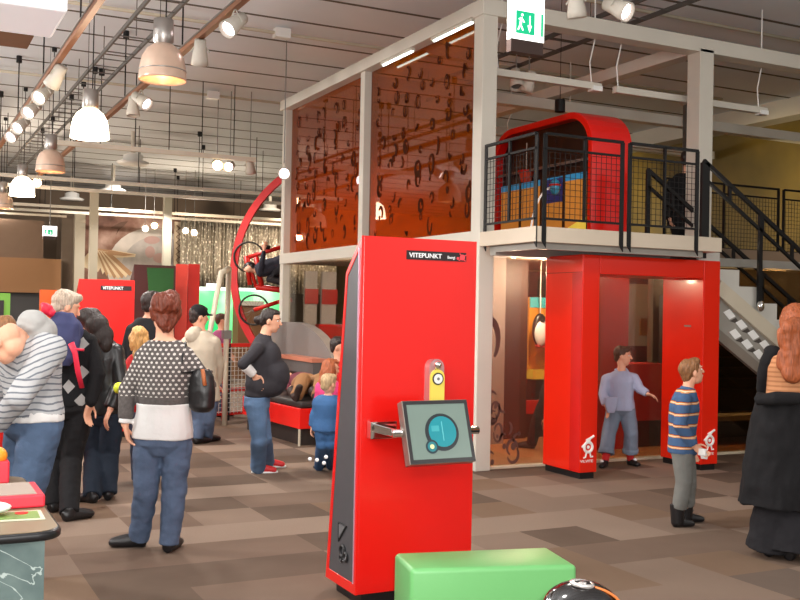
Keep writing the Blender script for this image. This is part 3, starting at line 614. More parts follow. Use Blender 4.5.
# suspended tracks with spotlights
tkm = M('track_brown', (150, 96, 60), .4, .3)
for x, lab, y0, y1, k0 in ((1.57, 'brown lighting track above the left edge', 7, 22, 0), (2.68, 'brown lighting track beside the large silver pendant', 5, 24, 1)):
    tk = thing('light_track', lab, 'track', (x, 12, 4.25), 'suspended light tracks')
    MB().span((x-.03, y0, 4.23), (x+.03, y1, 4.28)).build('rail', tkm, tk); MB().span((x-.04, y0, 4.28), (x+.04, y1, 4.295)).build('rail_cap', grey, tk)
    for yy in ((10.2, 12.96, 15.79, 18.6) if x < 2 else (8.0, 10.6, 13.59, 15.91, 16.95, 18.2, 20.54, 22.05)):
        MB().cyl((x, yy, 4.29), (x, yy, 5.2), .009, 6).build('hanger', black, tk); MB().lathe([(0, 0), (.04, 0), (.04, .1), (0, .1)], (x, yy, 5.099), 10).build('canopy', black, tk)
def spot(p, d, lab, lit=True, grp='track spotlights', m=None, s=1., top=.2):
    r = thing('spotlight', lab, 'spotlight', p, grp); d = V(d).normalized()
    q = d.to_track_quat('Z', 'Y').to_matrix()
    MB().lathe([(0, -.1*s), (.045*s, -.1*s), (.05*s, -.03*s), (.065*s, .05*s), (.07*s, .1*s), (.062*s, .1*s), (.05*s, .06*s)], p, 20, q).build('can', m or white, r, True)
    MB().lathe([(0, .06*s), (.052*s, .06*s), (.052*s, .075*s), (0, .08*s)], p, 16, q).build('lens', pinkw if lit else grey, r, True)
    MB().tube([p+q @ V((.075*s, 0, 0)), p+V((0, 0, .11*s)), p+q @ V((-.075*s, 0, 0))], .008, 6).build('yoke', white, r)
    MB().cyl(p+Z*.1*s, p+Z*top, .007, 8).build('stem', grey, r); return r
for k, (x, y, w) in enumerate(((57, 68, 'nearest'), (44, 85, 'second'), (33, 97, 'third'), (22, 107, 'fourth'), (15, 126, 'farthest'))):
    p = ax(x, y, 0, 1.57); p.z = 4.1; spot(p, (-.55, -.6, -.55) if k else (-.3, .4, -.6), '%s spotlight along the left track' % w, k > 0, s=1.35, top=.128)
for x, y, d, lit, w in ((235, 25, (-.6, -.3, -.55), True, 'lit spotlight on the right track nearest the camera'), (200, 53, (.1, .4, -.8), False, 'unlit spotlight on the right track above the ceiling seam'), (141, 103, (.4, -.5, -.4), True, 'lit spotlight on the right track beside the silver pendant'), (133, 110, (.0, -.1, -1), False, 'unlit spotlight on the right track under the cable tray')):
    p = ax(x, y, 0, 2.68); p.z = 4.1; spot(p, d, w, lit, s=1.25, top=.128)
for x, y, dd, d, lit, w in ((576, 3, 8.3, (.2, .1, -1), False, 'unlit white spotlight above the exit sign end of the beam'), (617, 8, 8.3, (.25, -.7, -.4), True, 'lit white spotlight at the top edge right of the exit sign'), (516, 79, 11.5, (-.1, -.3, -.8), False, 'silver spotlight left of a pair behind the white beam'), (529, 82, 11.5, (-.2, .2, -.8), False, 'silver spotlight right of a pair behind the white beam'),
                        (217, 164, 17, (-.2, -.9, -.3), True, 'bright warm spotlight hanging left of the red loop'), (230, 166, 17, (-.5, -.8, -.3), True, 'small lit spotlight beside the bright warm one'), (37, 182, 20, (-.1, -.9, -.2), True, 'bright warm spotlight beside the glowing pendant'), (154, 225, 27, (-.1, -.9, -.2), True, 'bright spotlight in front of the bird mural'), (145, 228, 27, (-.1, -.9, -.2), True, 'small lit spotlight left of the bright mural spotlight'), (284, 173, 13.6, (-.3, -.9, -.2), True, 'warm spotlight at the corner post of the glass box'), (250, 166, 17, (.2, .3, -.8), False, 'unlit white spotlight right of the lit pair'), (185, 230, 27, (-.1, -.9, -.2), True, 'small warm spotlight right of the mural'), (194, 232, 27, (-.2, -.9, -.2), True, 'tiny warm spotlight by the glitter curtain')):
    p = dp(x, y, dd); far = dd > 14; sp_ = spot(p, d, w, lit, 'ceiling spotlights', None, (.8 if x == 284 else 1.3) if far else 1.2, max(.3, 5.2-p.z))
    if far and lit:
        r_ = .085 if (x in (217, 37, 154)) else .035
        MB().ell(p+V(d).normalized()*.1, (r_, r_, r_)).build('bulb', warm, sp_, True)
trg = M('tray_metal', (98, 94, 90), .5, .4)
# cable trays
for x, z, y0, y1, lab in ((2.38, 4.6, 6, 24, 'steel wire cable tray above the left light tracks'), (7.2, 4.85, 6, 14, 'steel cable tray above the white beam on the right')):
    ct = thing('cable_tray', lab, 'cable tray', (x, 10, z), 'cable trays'); w = .17 if x < 5 else .24
    for sx in (-w, w): MB().span((x+sx-.012, y0, z), (x+sx+.012, y1, z+.05)).build('side_rail', trg, ct)
    yy = y0
    while yy < y1: MB().span((x-w, yy, z), (x+w, yy+.015, z+.012)).build('rung', trg, ct); yy += .4
    for yy in range(int(y0)+1, int(y1), 2): MB().cyl((x, yy+.5, z), (x, yy+.5, 5.2), .006, 6).build('hanger', trg, ct)
# long white light battens across the hall
for k, (y, x0, x1, z, lab) in enumerate(((15.98, 2.1, 5.3, 4.0, 'long white batten light nearest, across the left hall'), (20.65, 1.5, 9, 4.0, 'long white batten light second, across the left hall'), (22.33, 1.5, 10, 4.0, 'long white batten light third, across the left hall'), (26.54, 1.2, 11, 4.0, 'long white batten light fourth, across the left hall'), (28.05, 1, 12, 4.0, 'long white batten light farthest, in front of the mural'))):
    b_ = thing('batten_light', lab, 'batten light', (x0, y, z), 'long battens in the left hall')
    MB().span((x0, y-.035, z-.035), (x1, y+.035, z+.035)).build('tube', M('batten_white', (214, 204, 186), .5, emis=.06), b_)
    for j in range(6): xx = x0+(x1-x0)*(j+.3)/6; MB().cyl((xx, y, z), (xx, y, 5.2), .008, 6).build('hanger', black, b_)
    for j in (1, 3): xx = x0+(x1-x0)*(j+.3)/6; MB().lathe([(0, 0), (.045, 0), (.045, .1), (0, .1)], (xx, y, 5.099), 10).build('canopy', black, b_)
for k, (x0, x1, y, z, lab) in enumerate(((PX+.25, 6.75, 8.72, 4.0, 'white batten light behind the beam, left of two'), (6.95, 9.2, 8.72, 4.0, 'white batten light behind the beam, right of two'), (6.0, 8.2, 12.6, 4.1, 'white batten light above the red booth'), (8.6, 11.0, 11.9, 4.1, 'white batten light beside the olive wall'))):
    b_ = thing('batten_light', lab, 'batten light', (x0, y, z), 'battens over the mezzanine')
    MB().span((x0, y-.035, z-.035), (x1, y+.035, z+.035)).build('tube', white, b_); MB().span((x1-.12, y-.05, z-.05), (x1, y+.05, z+.0)).build('end_cap', whitep, b_)
    for xx in (x0+.08, x1-.08): MB().tube([(xx-.03, y, z), (xx-.06, y, z+.25), (xx, y, 4.5), (xx, y, 5.21)], .008, 6).build('cable', whitep, b_)
for i, (y, z) in enumerate(((9.15, 5.08), (12.3, 5.1), (16.5, 5.1))):
    cdp = thing('conduit', ['thin conduit pipe under the ceiling nearest the camera', 'thin conduit pipe under the ceiling above the silver pendant', 'thin conduit pipe under the ceiling farthest back'][i], 'pipe', (-6, y, z), 'ceiling conduits'); MB().cyl((-6, y, z), (12, y, z), .022, 8).build('pipe', beige, cdp, True); MB().span((4.0+i*.3, y-.07, z-.06), (4.2+i*.3, y+.07, z+.06)).build('junction_box', whitep, cdp)
# far ceiling diffusers
for x, y, lab in ((133, 160, 'white round ceiling diffuser above the first batten'), (72, 197, 'white round ceiling diffuser beside the clear pendant'), (113, 188, 'small white ceiling fan fixture in the far hall'), (270, 208, 'white round ceiling diffuser behind the red loop')):
    p = fl(x, y, 4.6); d_ = thing('ceiling_diffuser', lab, 'diffuser', p, 'ceiling diffusers')
    MB().lathe([(0, -.1), (.3, -.1), (.34, -.05), (.2, 0), (.2, .1), (.1, .14)], p, 20).build('bowl', whitep, d_, True); MB().cyl(p+Z*.1, V((p.x, p.y, 5.2)), .05, 10).build('stem', white, d_)
# exit signs
def exit_sign(c, w, h, lab, arrow=True, pc=None):
    r = thing('exit_sign', lab, 'exit sign', c); xd = V((cos(-.0), sin(0), 0)); gm = M('sign_green', (0, 150, 105), .5, emis=.75, ecol=(0, 190, 130)); wm = M('sign_white', (255, 255, 250), .4, emis=1.6)
    MB().span((c.x-w/2, c.y, c.z-h/2), (c.x+w/2, c.y+.05, c.z+h/2)).build('light_box', wm, r)
    gw = w*.56; y = c.y-.004; zc_ = c.z-h*.12; x0 = c.x-w*.36
    g = MB().span((x0, y, zc_-h*.25), (x0+gw, c.y, zc_+h*.25)).build('green_field', gm, r)
    q = MB(); yy = y-.003; px = x0+gw*.27
    q.ell((px+.02*w, yy, zc_+h*.16), (.035*w, .003, .035*w)); q.bar((px, yy, zc_+h*.1), (px-.03*w, yy, zc_-h*.05), .003, .06*w); q.bar((px-.03*w, yy, zc_-h*.05), (px-.1*w, yy, zc_-h*.18), .003, .035*w); q.bar((px-.03*w, yy, zc_-h*.05), (px+.05*w, yy, zc_-h*.18), .003, .035*w)
    q.bar((px, yy, zc_+h*.08), (px+.09*w, yy, zc_+h*.0), .003, .03*w); q.bar((px, yy, zc_+h*.08), (px-.08*w, yy, zc_+h*.06), .003, .03*w); q.build('running_figure', wm, g)
    ax_ = x0+gw*.72; a = MB().bar((ax_, yy, zc_+h*.16), (ax_, yy, zc_-h*.06), .003, .035*w); a.prism([(ax_-.06*w, yy, zc_-h*.05), (ax_+.06*w, yy, zc_-h*.05), (ax_, yy, zc_-h*.2)], (0, .003, 0)); a.build('arrow', wm, g)
    MB().span((c.x+w*.40, y, zc_-h*.25), (c.x+w*.46, c.y, zc_+h*.25)).build('green_bar', gm, r)
    MB().span((c.x-w*.49, c.y+.002, c.z-h*.78), (c.x+w*.49, c.y+.06, c.z-h/2)).build('bottom_case', M('sign_case', (52, 34, 28), .5), r)
    MB().cyl(V((c.x, c.y+.025, c.z+h/2)), V((c.x, c.y+.025, 5.2)), .008, 6).build('hanger', grey, r)
c1 = dp(528, 18, 6.9); exit_sign(c1, .27, .31, 'glowing green and white exit sign hanging at the top centre')
c2 = dp(50, 231, 20); exit_sign(c2, .27, .2, 'small green exit sign hanging at the far left')
# white box under a brown board at the top left
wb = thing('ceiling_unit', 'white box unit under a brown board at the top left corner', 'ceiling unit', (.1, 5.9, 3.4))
a = fl(68, 12, 3.4); b = fl(55, 39, 3.4)
MB().prism([(-1.2, a.y, 3.4), (a.x, a.y, 3.4), (a.x, b.y, 3.4), (-1.2, b.y, 3.4)], Z*.4).build('case', M('unit_white_glow', (236, 240, 244), .4, emis=.4), wb, False, .02)  # glow added to the case so its white front reads bright
b2 = fl(56, 55, 3.78); MB().span((-1.3, a.y-.1, 3.8), (a.x+.06, b2.y, 3.86)).build('board', wood, wb); MB().cyl((-.2, a.y+.3, 3.85), (-.2, a.y+.3, 5.2), .02, 8).build('hanger', grey, wb); MB().cyl((a.x-.1, a.y+.3, 3.85), (a.x-.1, a.y+.3, 5.2), .02, 8).build('hanger', grey, wb)
# lit strip inside the amber glazing, inner lamps
for k, (y0, y1) in enumerate(((8.65, 9.45), (9.95, 10.7))):
    ls = thing('strip_light', ['bright strip light under the roof beam of the amber glazing, right one', 'bright strip light under the roof beam of the amber glazing, left one'][k], 'strip light', (PX-.06, y0, 4.44), 'strip lights on the glass box')
    MB().span((PX-.07, y0, 4.435), (PX-.05, y1, 4.45)).build('tube', M('strip_emit', (236, 255, 244), .4, emis=7, var=None), ls); MB().span((PX-.085, y0-.02, 4.45), (PX-.035, y1+.02, 4.48)).build('holder', white, ls)
# round grey column behind the balcony post
cl = thing('column', 'round grey column behind the white balcony post', 'column', (10.3, 11.1, 0)); MB().cyl((10.3, 11.1, 0), (10.3, 11.1, 4.7), .16, 20).build('shaft', grey, cl, True); MB().lathe([(.16, 0), (.22, .05), (.22, .12), (.1, .2)], (10.3, 11.1, 4.6), 20).build('cap', white, cl, True)
gu = struct(MB().span((13.2, 6, 4.9), (13.6, 34, 5.2)).build('trim_14', white))
# ------------------------------------------------------------------ background of the left hall
def wpanel(name, lab, cat, y, x0, x1, yt, yb, m, th=.1, floor=False, grp=None):
    """upright board at a distance, from picture edges"""
    a = ax(x0, (yt+yb)/2, 1, y).x; b = ax(x1, (yt+yb)/2, 1, y).x; zt = ax((x0+x1)/2, yt, 1, y).z; zb = 0 if floor else ax((x0+x1)/2, yb, 1, y).z
    r = thing(name, lab, cat, ((a+b)/2, y, zb), grp); MB().span((a, y, zb), (b, y+th, zt)).build('board', m, r); return r, a, b, zb, zt
brownw = M('board_brown', (138, 98, 60), .6, var=(1.5, .08))
w, a, b, zb, zt = wpanel('wall_cabinet', 'big brown boarded wall unit at the far left', 'wall unit', 25, -60, 61, 257, 292, brownw, 1.0)
MB().span((a, 25.1, zt), (b-.4, 26, zt+.9)).build('upper_board', M('board_taupe', (104, 80, 60), .6), w); MB().span((a, 25.2, 0), (b+.3, 26, zb)).build('dark_base', M('base_slate', (58, 58, 60), .6), w)
MB().span((a, 25, zt+1.0), (b+.1, 25.05, zt+1.05)).build('rail', beige, w)
w, a, b, zb, zt = wpanel('partition', 'tall grey partition column left of the bird mural', 'partition', 25.5, 61, 74, 214, 300, M('partition_grey', (108, 94, 80), .7), .8, True)
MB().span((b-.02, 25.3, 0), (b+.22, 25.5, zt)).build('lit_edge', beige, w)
for k, (x, yy) in enumerate(((92, 24.5), (165.5, 24.5))):
    p = ax(x, 300, 1, yy); c_ = thing('post', ['cream steel post in front of the bird mural, left one', 'cream steel post in front of the bird mural, right one'][k], 'post', (p.x, yy, 0)); MB().span((p.x-.09, yy-.09, 0), (p.x+.09, yy+.09, 4.2)).build('shaft', beige, c_); MB().span((p.x-.14, yy-.14, 0), (p.x+.14, yy+.14, .03)).build('base_plate', beige, c_)
t = NT('mural_sky', .6, .2)
sep = t.n.new('ShaderNodeSeparateXYZ'); t.l.new(t.tc.outputs['Object'], sep.inputs[0])
nf = t.noise(1.1, None, 5); c = t.ramp(nf, [(.32, (74, 48, 40)), (.5, (142, 104, 88)), (.66, (196, 164, 148)), (.85, (222, 200, 184))]); mural = t.base(c)
mu = thing('mural', 'large mural of a flying bird before a pale round stone on the far wall', 'mural', (6, 30, 1.5))
def mp(x, y, d=0.): return ax(x, y, 1, 30-d)
MB().prism([mp(78, 213), mp(184, 213), mp(187, 350), mp(81, 346)], Y*.1).build('board', mural, mu)
def ellp(cx, cy, rx, ry, d, n=28, a0=0, a1=2*pi): return [mp(cx+rx*cos(a0+(a1-a0)*k/n), cy+ry*sin(a0+(a1-a0)*k/n), d) for k in range(n+(0 if a1-a0 > 6 else 1))]
stone = M('mural_stone', (214, 204, 194), .6, var=(2, .35)); bird = M('mural_bird', (190, 146, 104), .6, var=(3, .2)); birdl = M('mural_bird_light', (236, 214, 178), .6, var=(3, .12)); birdd = M('mural_bird_dark', (96, 62, 42), .6)
MB().prism(ellp(151, 268, 44, 40, .01, 30), Y*.006).build('stone', stone, mu); MB().prism(ellp(158, 270, 37, 34, .02, 30), Y*.006).build('stone_face', M('mural_stone2', (188, 180, 174), .6, var=(3, .5)), mu)
for x, y, rx, ry in ((152, 240, 8, 4), (150, 252, 5, 6), (160, 258, 7, 5)): MB().prism(ellp(x, y, rx, ry, .025, 16), Y*.004).build('stone_blotch', M('mural_blotch', (196, 160, 152), .6), mu)
MB().prism([mp(*p, .03) for p in ((80, 262), (92, 249), (112, 250), (136, 254), (135, 257), (112, 258), (104, 262), (98, 272), (80, 266))], Y*.006).build('bird_body', birdl, mu)
MB().prism([mp(*p, .035) for p in ((94, 248), (110, 250), (135, 255), (124, 256), (100, 254))], Y*.004).build('bird_neck', bird, mu)
for k in range(8):
    q = k/7; x0, y0 = 97+q*9, 250+q*2; x1, y1 = 103+q*27, 272+1.5*q+4*sin(q*pi)
    MB().prism([mp(x0-2, y0, .04+.002*k), mp(x0+3.5, y0, .04+.002*k), mp(x1+2, y1-1, .04+.002*k), mp(x1-.4, y1+2.5, .04+.002*k)], Y*.002).build('feather', bird if k % 2 else birdl, mu)
MB().prism([mp(*p, .03) for p in ((110, 228), (117, 224), (121, 222), (128, 221), (124, 226), (119, 230), (116, 235), (118, 229))], Y*.004).build('small_bird', birdd, mu)
w, a, b, zb, zt = wpanel('lattice_panel', 'white panel with a dark zigzag line at the right of the mural', 'panel', 29.2, 174, 184, 222, 300, M('panel_pale', (206, 186, 158), .6), .08, True)
lt = MB()
for s_ in (1, -1): lt.tube([((a+b)/2+s_*(.1 if k % 2 else -.1), 29.18, zt-.1-k*.17) for k in range(12)], .014, 5)
lt.build('zigzag', birdd, w)
# glittering curtain
t = NT('glitter', .3, .6); t.b.inputs['Metallic'].default_value = .5
v = t.n.new('ShaderNodeTexVoronoi'); v.inputs['Scale'].default_value = 9; t.l.new(t.tc.outputs['Object'], v.inputs['Vector'])
c = t.mix(t.math('LESS_THAN', v.outputs['Distance'], .3), lin((176, 166, 150)), lin((250, 244, 230))); t.bumpn(t.noise(14), 1., .05); glit = t.base(c)
a = ax(186, 260, 1, 28).x; b = ax(345, 260, 1, 28).x; nn_ = 150; ring = []
front = [V((a+(b-a)*k/nn_, 28.6+.09*sin(k*1.9)+.04*sin(k*.7), 0)) for k in range(nn_+1)]
cm = MB(); vs = []
zt = ax(240, 218, 1, 28).z; zb = ax(240, 292, 1, 28).z
for z in (zb, (zb*2+zt)/3, (zb+2*zt)/3, zt): vs += [p+Z*z for p in front]
fs = [(i*(nn_+1)+k, i*(nn_+1)+k+1, (i+1)*(nn_+1)+k+1, (i+1)*(nn_+1)+k) for i in range(3) for k in range(nn_)]
cm.add(vs, fs); cu_ = cm.build('glitter_curtain', glit, None, True, loc=(a, 28, 0)); sd_ = cu_.modifiers.new('solid', 'SOLIDIFY'); sd_.thickness = .02
tag(cu_, 'glittering bead curtain hanging across the far hall behind the red loop', 'curtain', None, 'stuff')
rl = thing('curtain_rail', 'rail and brown valance the glittering curtain hangs from', 'rail', ((a+b)/2, 28.2, zt)); MB().span((a, 28.75, zt), (b, 28.9, zt+.12)).build('valance', wood, rl)
# green screens
t = NT('green_screen', .5, .3)
nz = t.noise(.9, None, 2); c = t.ramp(nz, [(.35, (40, 200, 110)), (.5, (120, 235, 150)), (.62, (225, 250, 225))]); t.base(c); t.l.new(c, t.b.inputs['Emission Color']); t.b.inputs['Emission Strength'].default_value = .9; grn = t.m
gs, a, b, zb, zt = wpanel('lit_wall', 'glowing green and white lit wall panel behind the ladder', 'lit panel', 22, 199, 283, 291, 346, grn, .15)
MB().span((a, 21.97, zt), (b, 22.2, zt+.07)).build('top_light', M('green_white', (235, 255, 235), .4, emis=1.6), gs); MB().span((a, 22.0, 0), (b, 22.3, zb)).build('lower_wall', M('low_brown', (96, 72, 54), .7), gs)
w, a2, b2, zb, zt2 = wpanel('brown_cabinet', 'brown cabinet in front of the green lit wall', 'cabinet', 21, 238, 263, 301, 350, wood, .4, True); MB().span((a2, 20.97, zt2-.1), (b2, 21, zt2)).build('edge', beige, w)
w, a2, b2, zb, zt2 = wpanel('white_banner', 'small white glowing sign below the glitter curtain', 'sign', 26, 207, 220, 283.5, 287.5, M('banner_emit', (245, 245, 255), .5, emis=1.5), .06); MB().span((a2+.1, 26.0, 0), (a2+.14, 26.06, zb)).build('pole', grey, w)
# far red kiosks
def far_kiosk(x0, x1, yt, Yk, lab, m, plate=True, th=.4):
    a = ax(x0, yt, 1, Yk).x; b = ax(x1, yt, 1, Yk).x; zt = ax((x0+x1)/2, yt, 1, Yk).z
    r = thing('kiosk', lab, 'kiosk', ((a+b)/2, Yk, 0)); MB().prism([(a, Yk, .07), (a, Yk, zt), (a, Yk+th*.5, zt-.18), (a, Yk+th, .07)], (b-a, 0, 0)).build('body', m, r, False, .004); MB().span((a+.04, Yk+.03, 0), (b-.04, Yk+th-.04, .07)).build('plinth', blackp, r)
    if plate:
        p_ = MB().span((a+(b-a)*.38, Yk-.006, zt-.125), (b-(b-a)*.06, Yk, zt-.07)).build('name_plate', MATS['plate_black'], r)
        text('lettering', 'VITEPUNKT', .05, (a+(b-a)*.42, Yk-.0065, zt-.115), X, Z, lw, p_, .001, .0009, 'LEFT', .9)
    return r
far_kiosk(79, 135, 279.5, 12.0, 'red kiosk with a black name plate in the far left hall', red)
dkk = far_kiosk(134, 176, 265, 13.2, 'dark maroon and green display panel between the far red kiosks', M('maroon_dark', (64, 18, 14), .4), False)
q = ax(147, 266, 1, 13.19); q1 = ax(174, 266, 1, 13.19); MB().prism([(q.x, 13.195, q.z-.02), (q1.x, 13.195, q.z-.02), (q1.x, 13.195, q.z-.28), (q.x+.05, 13.195, q.z-.55)], Y*.004).build('green_print', M('print_green', (22, 78, 24), .5), dkk)
far_kiosk(176, 188, 264, 13.6, 'tall pale red pillar right of the maroon panel', M('red_pale', (226, 70, 56), .4), False); far_kiosk(188.5, 200, 264, 13.75, 'tall deep red pillar right of the pale red one', red2, False)
w, a, b, zb, zt = wpanel('display_board', 'orange board behind the grey haired visitor', 'panel', 16, 40, 66, 290, 320, M('panel_orange', (220, 84, 24), .5), .1, True); MB().span((a, 15.98, 0), (b, 16, .3)).build('kick', blackp, w)
w, a, b, zb, zt = wpanel('green_frame', 'small lime green framed panel at the far left', 'panel', 18, -12, 10, 293, 330, M('panel_lime', (110, 170, 60), .5), .1, True); MB().span((a+.05, 17.97, zb), (b-.1, 18.0, zt-.12)).build('dark_face', blackp, w)
# low red block beside the table
lb = thing('red_block', 'red block with a pale base behind the marble table', 'block', (.5, 8.7, 0))
b_ = ax(68, 440, 1, 8.5).x; MB().span((-.6, 8.5, .14), (b_, 8.9, 1.1)).build('body', red, lb, False, .005); MB().span((-.6, 8.51, 0), (b_-.01, 8.88, .14)).build('base', beige, lb)
# ------------------------------------------------------------------ loop bicycle
lc = V((6.96, 15.52, 2.13)); lr = R0.copy(); ln = V((lr.y, -lr.x, 0))   # plane faces the camera
lp_ = thing('loop_track', 'big red steel loop with a bicycle inside it at the glass box corner', 'loop', (lc.x, lc.y, 0))
N = 72; th = [2*pi*k/N for k in range(N)]
def lo(r, a, d=0.): return lc+lr*(r*cos(a))+Z*(r*sin(a))+ln*d
MB().ringprism([lo(2.12, a, -.05) for a in th], [lo(2.0, a, -.05) for a in th], ln*.1).build('ring', M('loop_red', (224, 24, 26), .4), lp_)
MB().span((lc.x-.6, lc.y-.3, 0), (lc.x+.6, lc.y+.3, .06)).build('base', red2, lp_)
bk = thing('bicycle', 'red bicycle climbing the inside of the red loop', 'bicycle', lc)
wp = [dp(249, 257, 16.9), dp(254, 310, 16.9)]; tyre = M('tyre_dark', (40, 36, 30), .6)
for p in wp:
    wr = .25; w_ = MB().tube([p+lr*(wr*cos(a))+Z*(wr*sin(a)) for a in [2*pi*k/32 for k in range(32)]], .018, 6, True).build('wheel', tyre, bk, True); sp_ = MB()
    for k in range(9): a = pi*k/9; sp_.cyl(p+lr*(wr*cos(a))+Z*(wr*sin(a)), p-lr*(wr*cos(a))-Z*(wr*sin(a)), .002, 4)
    sp_.build('spokes', grey, w_)
fr = MB(); P = lambda x, y: dp(x, y, 16.9)
for a, b, r in (((249, 257), (282, 247), .035), ((282, 247), (292, 243), .04), ((248, 258), (256, 287), .03), ((254, 310), (278, 302), .035), ((256, 287), (290, 291), .05), ((256, 257), (262, 288), .045), ((246, 256), (250, 285), .04), ((278, 302), (292, 300), .035)): fr.cyl(P(*a), P(*b), r, 8)
fr.build('bike_frame', red2, bk, True); MB().cyl(P(262, 246), P(270, 248), .04, 8).build('handlebar', blackp, bk, True)
MB().ell(P(286, 262), (.1, .1, .05)).build('saddle', blackp, bk, True)
# ladder frame
la = thing('ladder_frame', 'beige tube ladder frame standing by the red loop', 'ladder', fl(216, 425))
p1, p2, p3, p4 = dp(208, 342, 12.9), dp(221, 273, 12.9), dp(229, 269, 13.2), dp(226, 350, 13.2)
g1 = p1+(p1-p2)*1.0; g1.z = 0; g4 = V((p4.x, p4.y, 0))
MB().tube([g1, p1, p2, p3, p4, g4], .035, 8).build('tube_frame', beige, la, True); MB().cyl(p2, p3, .04, 8).build('top_bar', beige, la, True); MB().span(p4+V((-.05, -.05, .15)), p4+V((.06, .05, .26))).build('clamp', grey, la)
# mesh fence with red rails
f0, f1 = fl(190, 423), fl(262, 418); f0.z = f1.z = 0
fn = thing('fence', 'low fence of pale wire mesh with red rails behind the pregnant woman', 'fence', (f0+f1)/2); dirv = (f1-f0); nrm_ = V((-dirv.y, dirv.x, 0)).normalized()
for z, m_ in ((1.03, red2), (.42, red2), (.1, red2)): MB().bar(f0+Z*z, f1+Z*z, .05, .05).build('red_rail', m_, fn)
for q in (0., .45, .5, .98): MB().bar(f0+dirv*q, f0+dirv*q+Z*1.05, .05, .05, Y).build('post', red2 if q != .5 else black, fn)
wm_ = MB(); L = dirv.length
for k in range(int(L/.06)): p = f0+dirv*(k*.06/L)-nrm_*.03; wm_.bar(p+Z*.1, p+Z*1.0, .007, .007, Y)
for k in range(15): wm_.bar(f0+Z*(.12+k*.062)-nrm_*.03, f1+Z*(.12+k*.062)-nrm_*.03, .007, .007)
wm_.build('wire_mesh', M('mesh_pale', (206, 204, 198), .4, .3), fn)
# grey arched exhibit with shelf
GX = 4.9
ge = thing('arched_exhibit', 'large grey rounded exhibit wall with a shelf box beside the black bench', 'exhibit', (GX+.1, 12.3, 0))
gm_ = M('exhibit_grey', (124, 116, 112), .6, var=(2, .06)); pts = [ax(266, 322, 0, GX)]
for a in range(0, 91, 9): pts.append(ax(290+48*sin(rad(a)), 392-70*cos(rad(a)), 0, GX))
y_a, y_b = pts[0].y, pts[-1].y
pts += [V((GX, y_b, .06)), V((GX, y_a, .06))]
MB().prism(pts, X*.13).build('arch', gm_, ge); MB().span((GX+.02, y_b+.02, 0), (GX+.11, y_a-.02, .06)).build('base', blackp, ge)
a = ax(278, 354, 0, GX-.2); b = ax(312, 356, 0, GX-.2); za = a.z
MB().span((GX-.2, b.y, za-.05), (GX, a.y, za)).build('shelf', M('shelf_salmon', (196, 122, 96), .5), ge); MB().span((GX-.18, b.y+.01, za-.2), (GX, a.y-.01, za-.05)).build('shelf_box', M('exhibit_grey2', (92, 86, 84), .6), ge)
a = ax(286, 385, 0, GX-.02); b = ax(311, 385, 0, GX-.02); MB().span((GX-.012, b.y, .62), (GX, a.y, za-.2)).build('dark_opening', blackp, ge)
# low red and black bench
B0, B1, B2 = fl(240, 430), fl(300, 449), fl(345, 445)
lbn = thing('platform_bench', 'low black padded platform bench with a red skirt under the lying visitor', 'bench', (4.0, 11.0, 0))
u_ = (fl(298, 446)-fl(245, 430)).normalized(); u_.z = 0; v_ = V((-u_.y, u_.x, 0)); 
if v_.x < 0: v_ = -v_
c0_ = fl(242, 429); Lb = (fl(298, 446)-c0_).length+.02; c1_ = c0_+u_*Lb
def bx(z0, z1, ins): 
    a = c0_+u_*ins+v_*ins; b = c0_+u_*(Lb-ins)+v_*ins; return MB().prism([a+Z*z0, b+Z*z0, b+v_*.6+Z*z0, a+v_*.6+Z*z0], Z*(z1-z0))
bx(0, .19, .05).build('plinth', M('plinth_dark', (40, 30, 26), .6), lbn); bx(.19, .42, 0).build('skirt', red, lbn, False, .006); bx(.42, .5, .02).build('pad', M('pad_black', (38, 32, 30), .5), lbn, True, .02)
MB().bar(c1_+Z*.0, c1_+Z*.19, .02, .02, Y).build('leg', beige, lbn)
m_ = MB()
for k in range(6): p = c0_+u_*.06-v_*.004; m_.bar(p+Z*(.24+k*.025), p+u_*.12+Z*(.24+k*.025), .003, .007)
m_.build('printed_text', M('print_maroon', (110, 12, 10), .5), lbn)
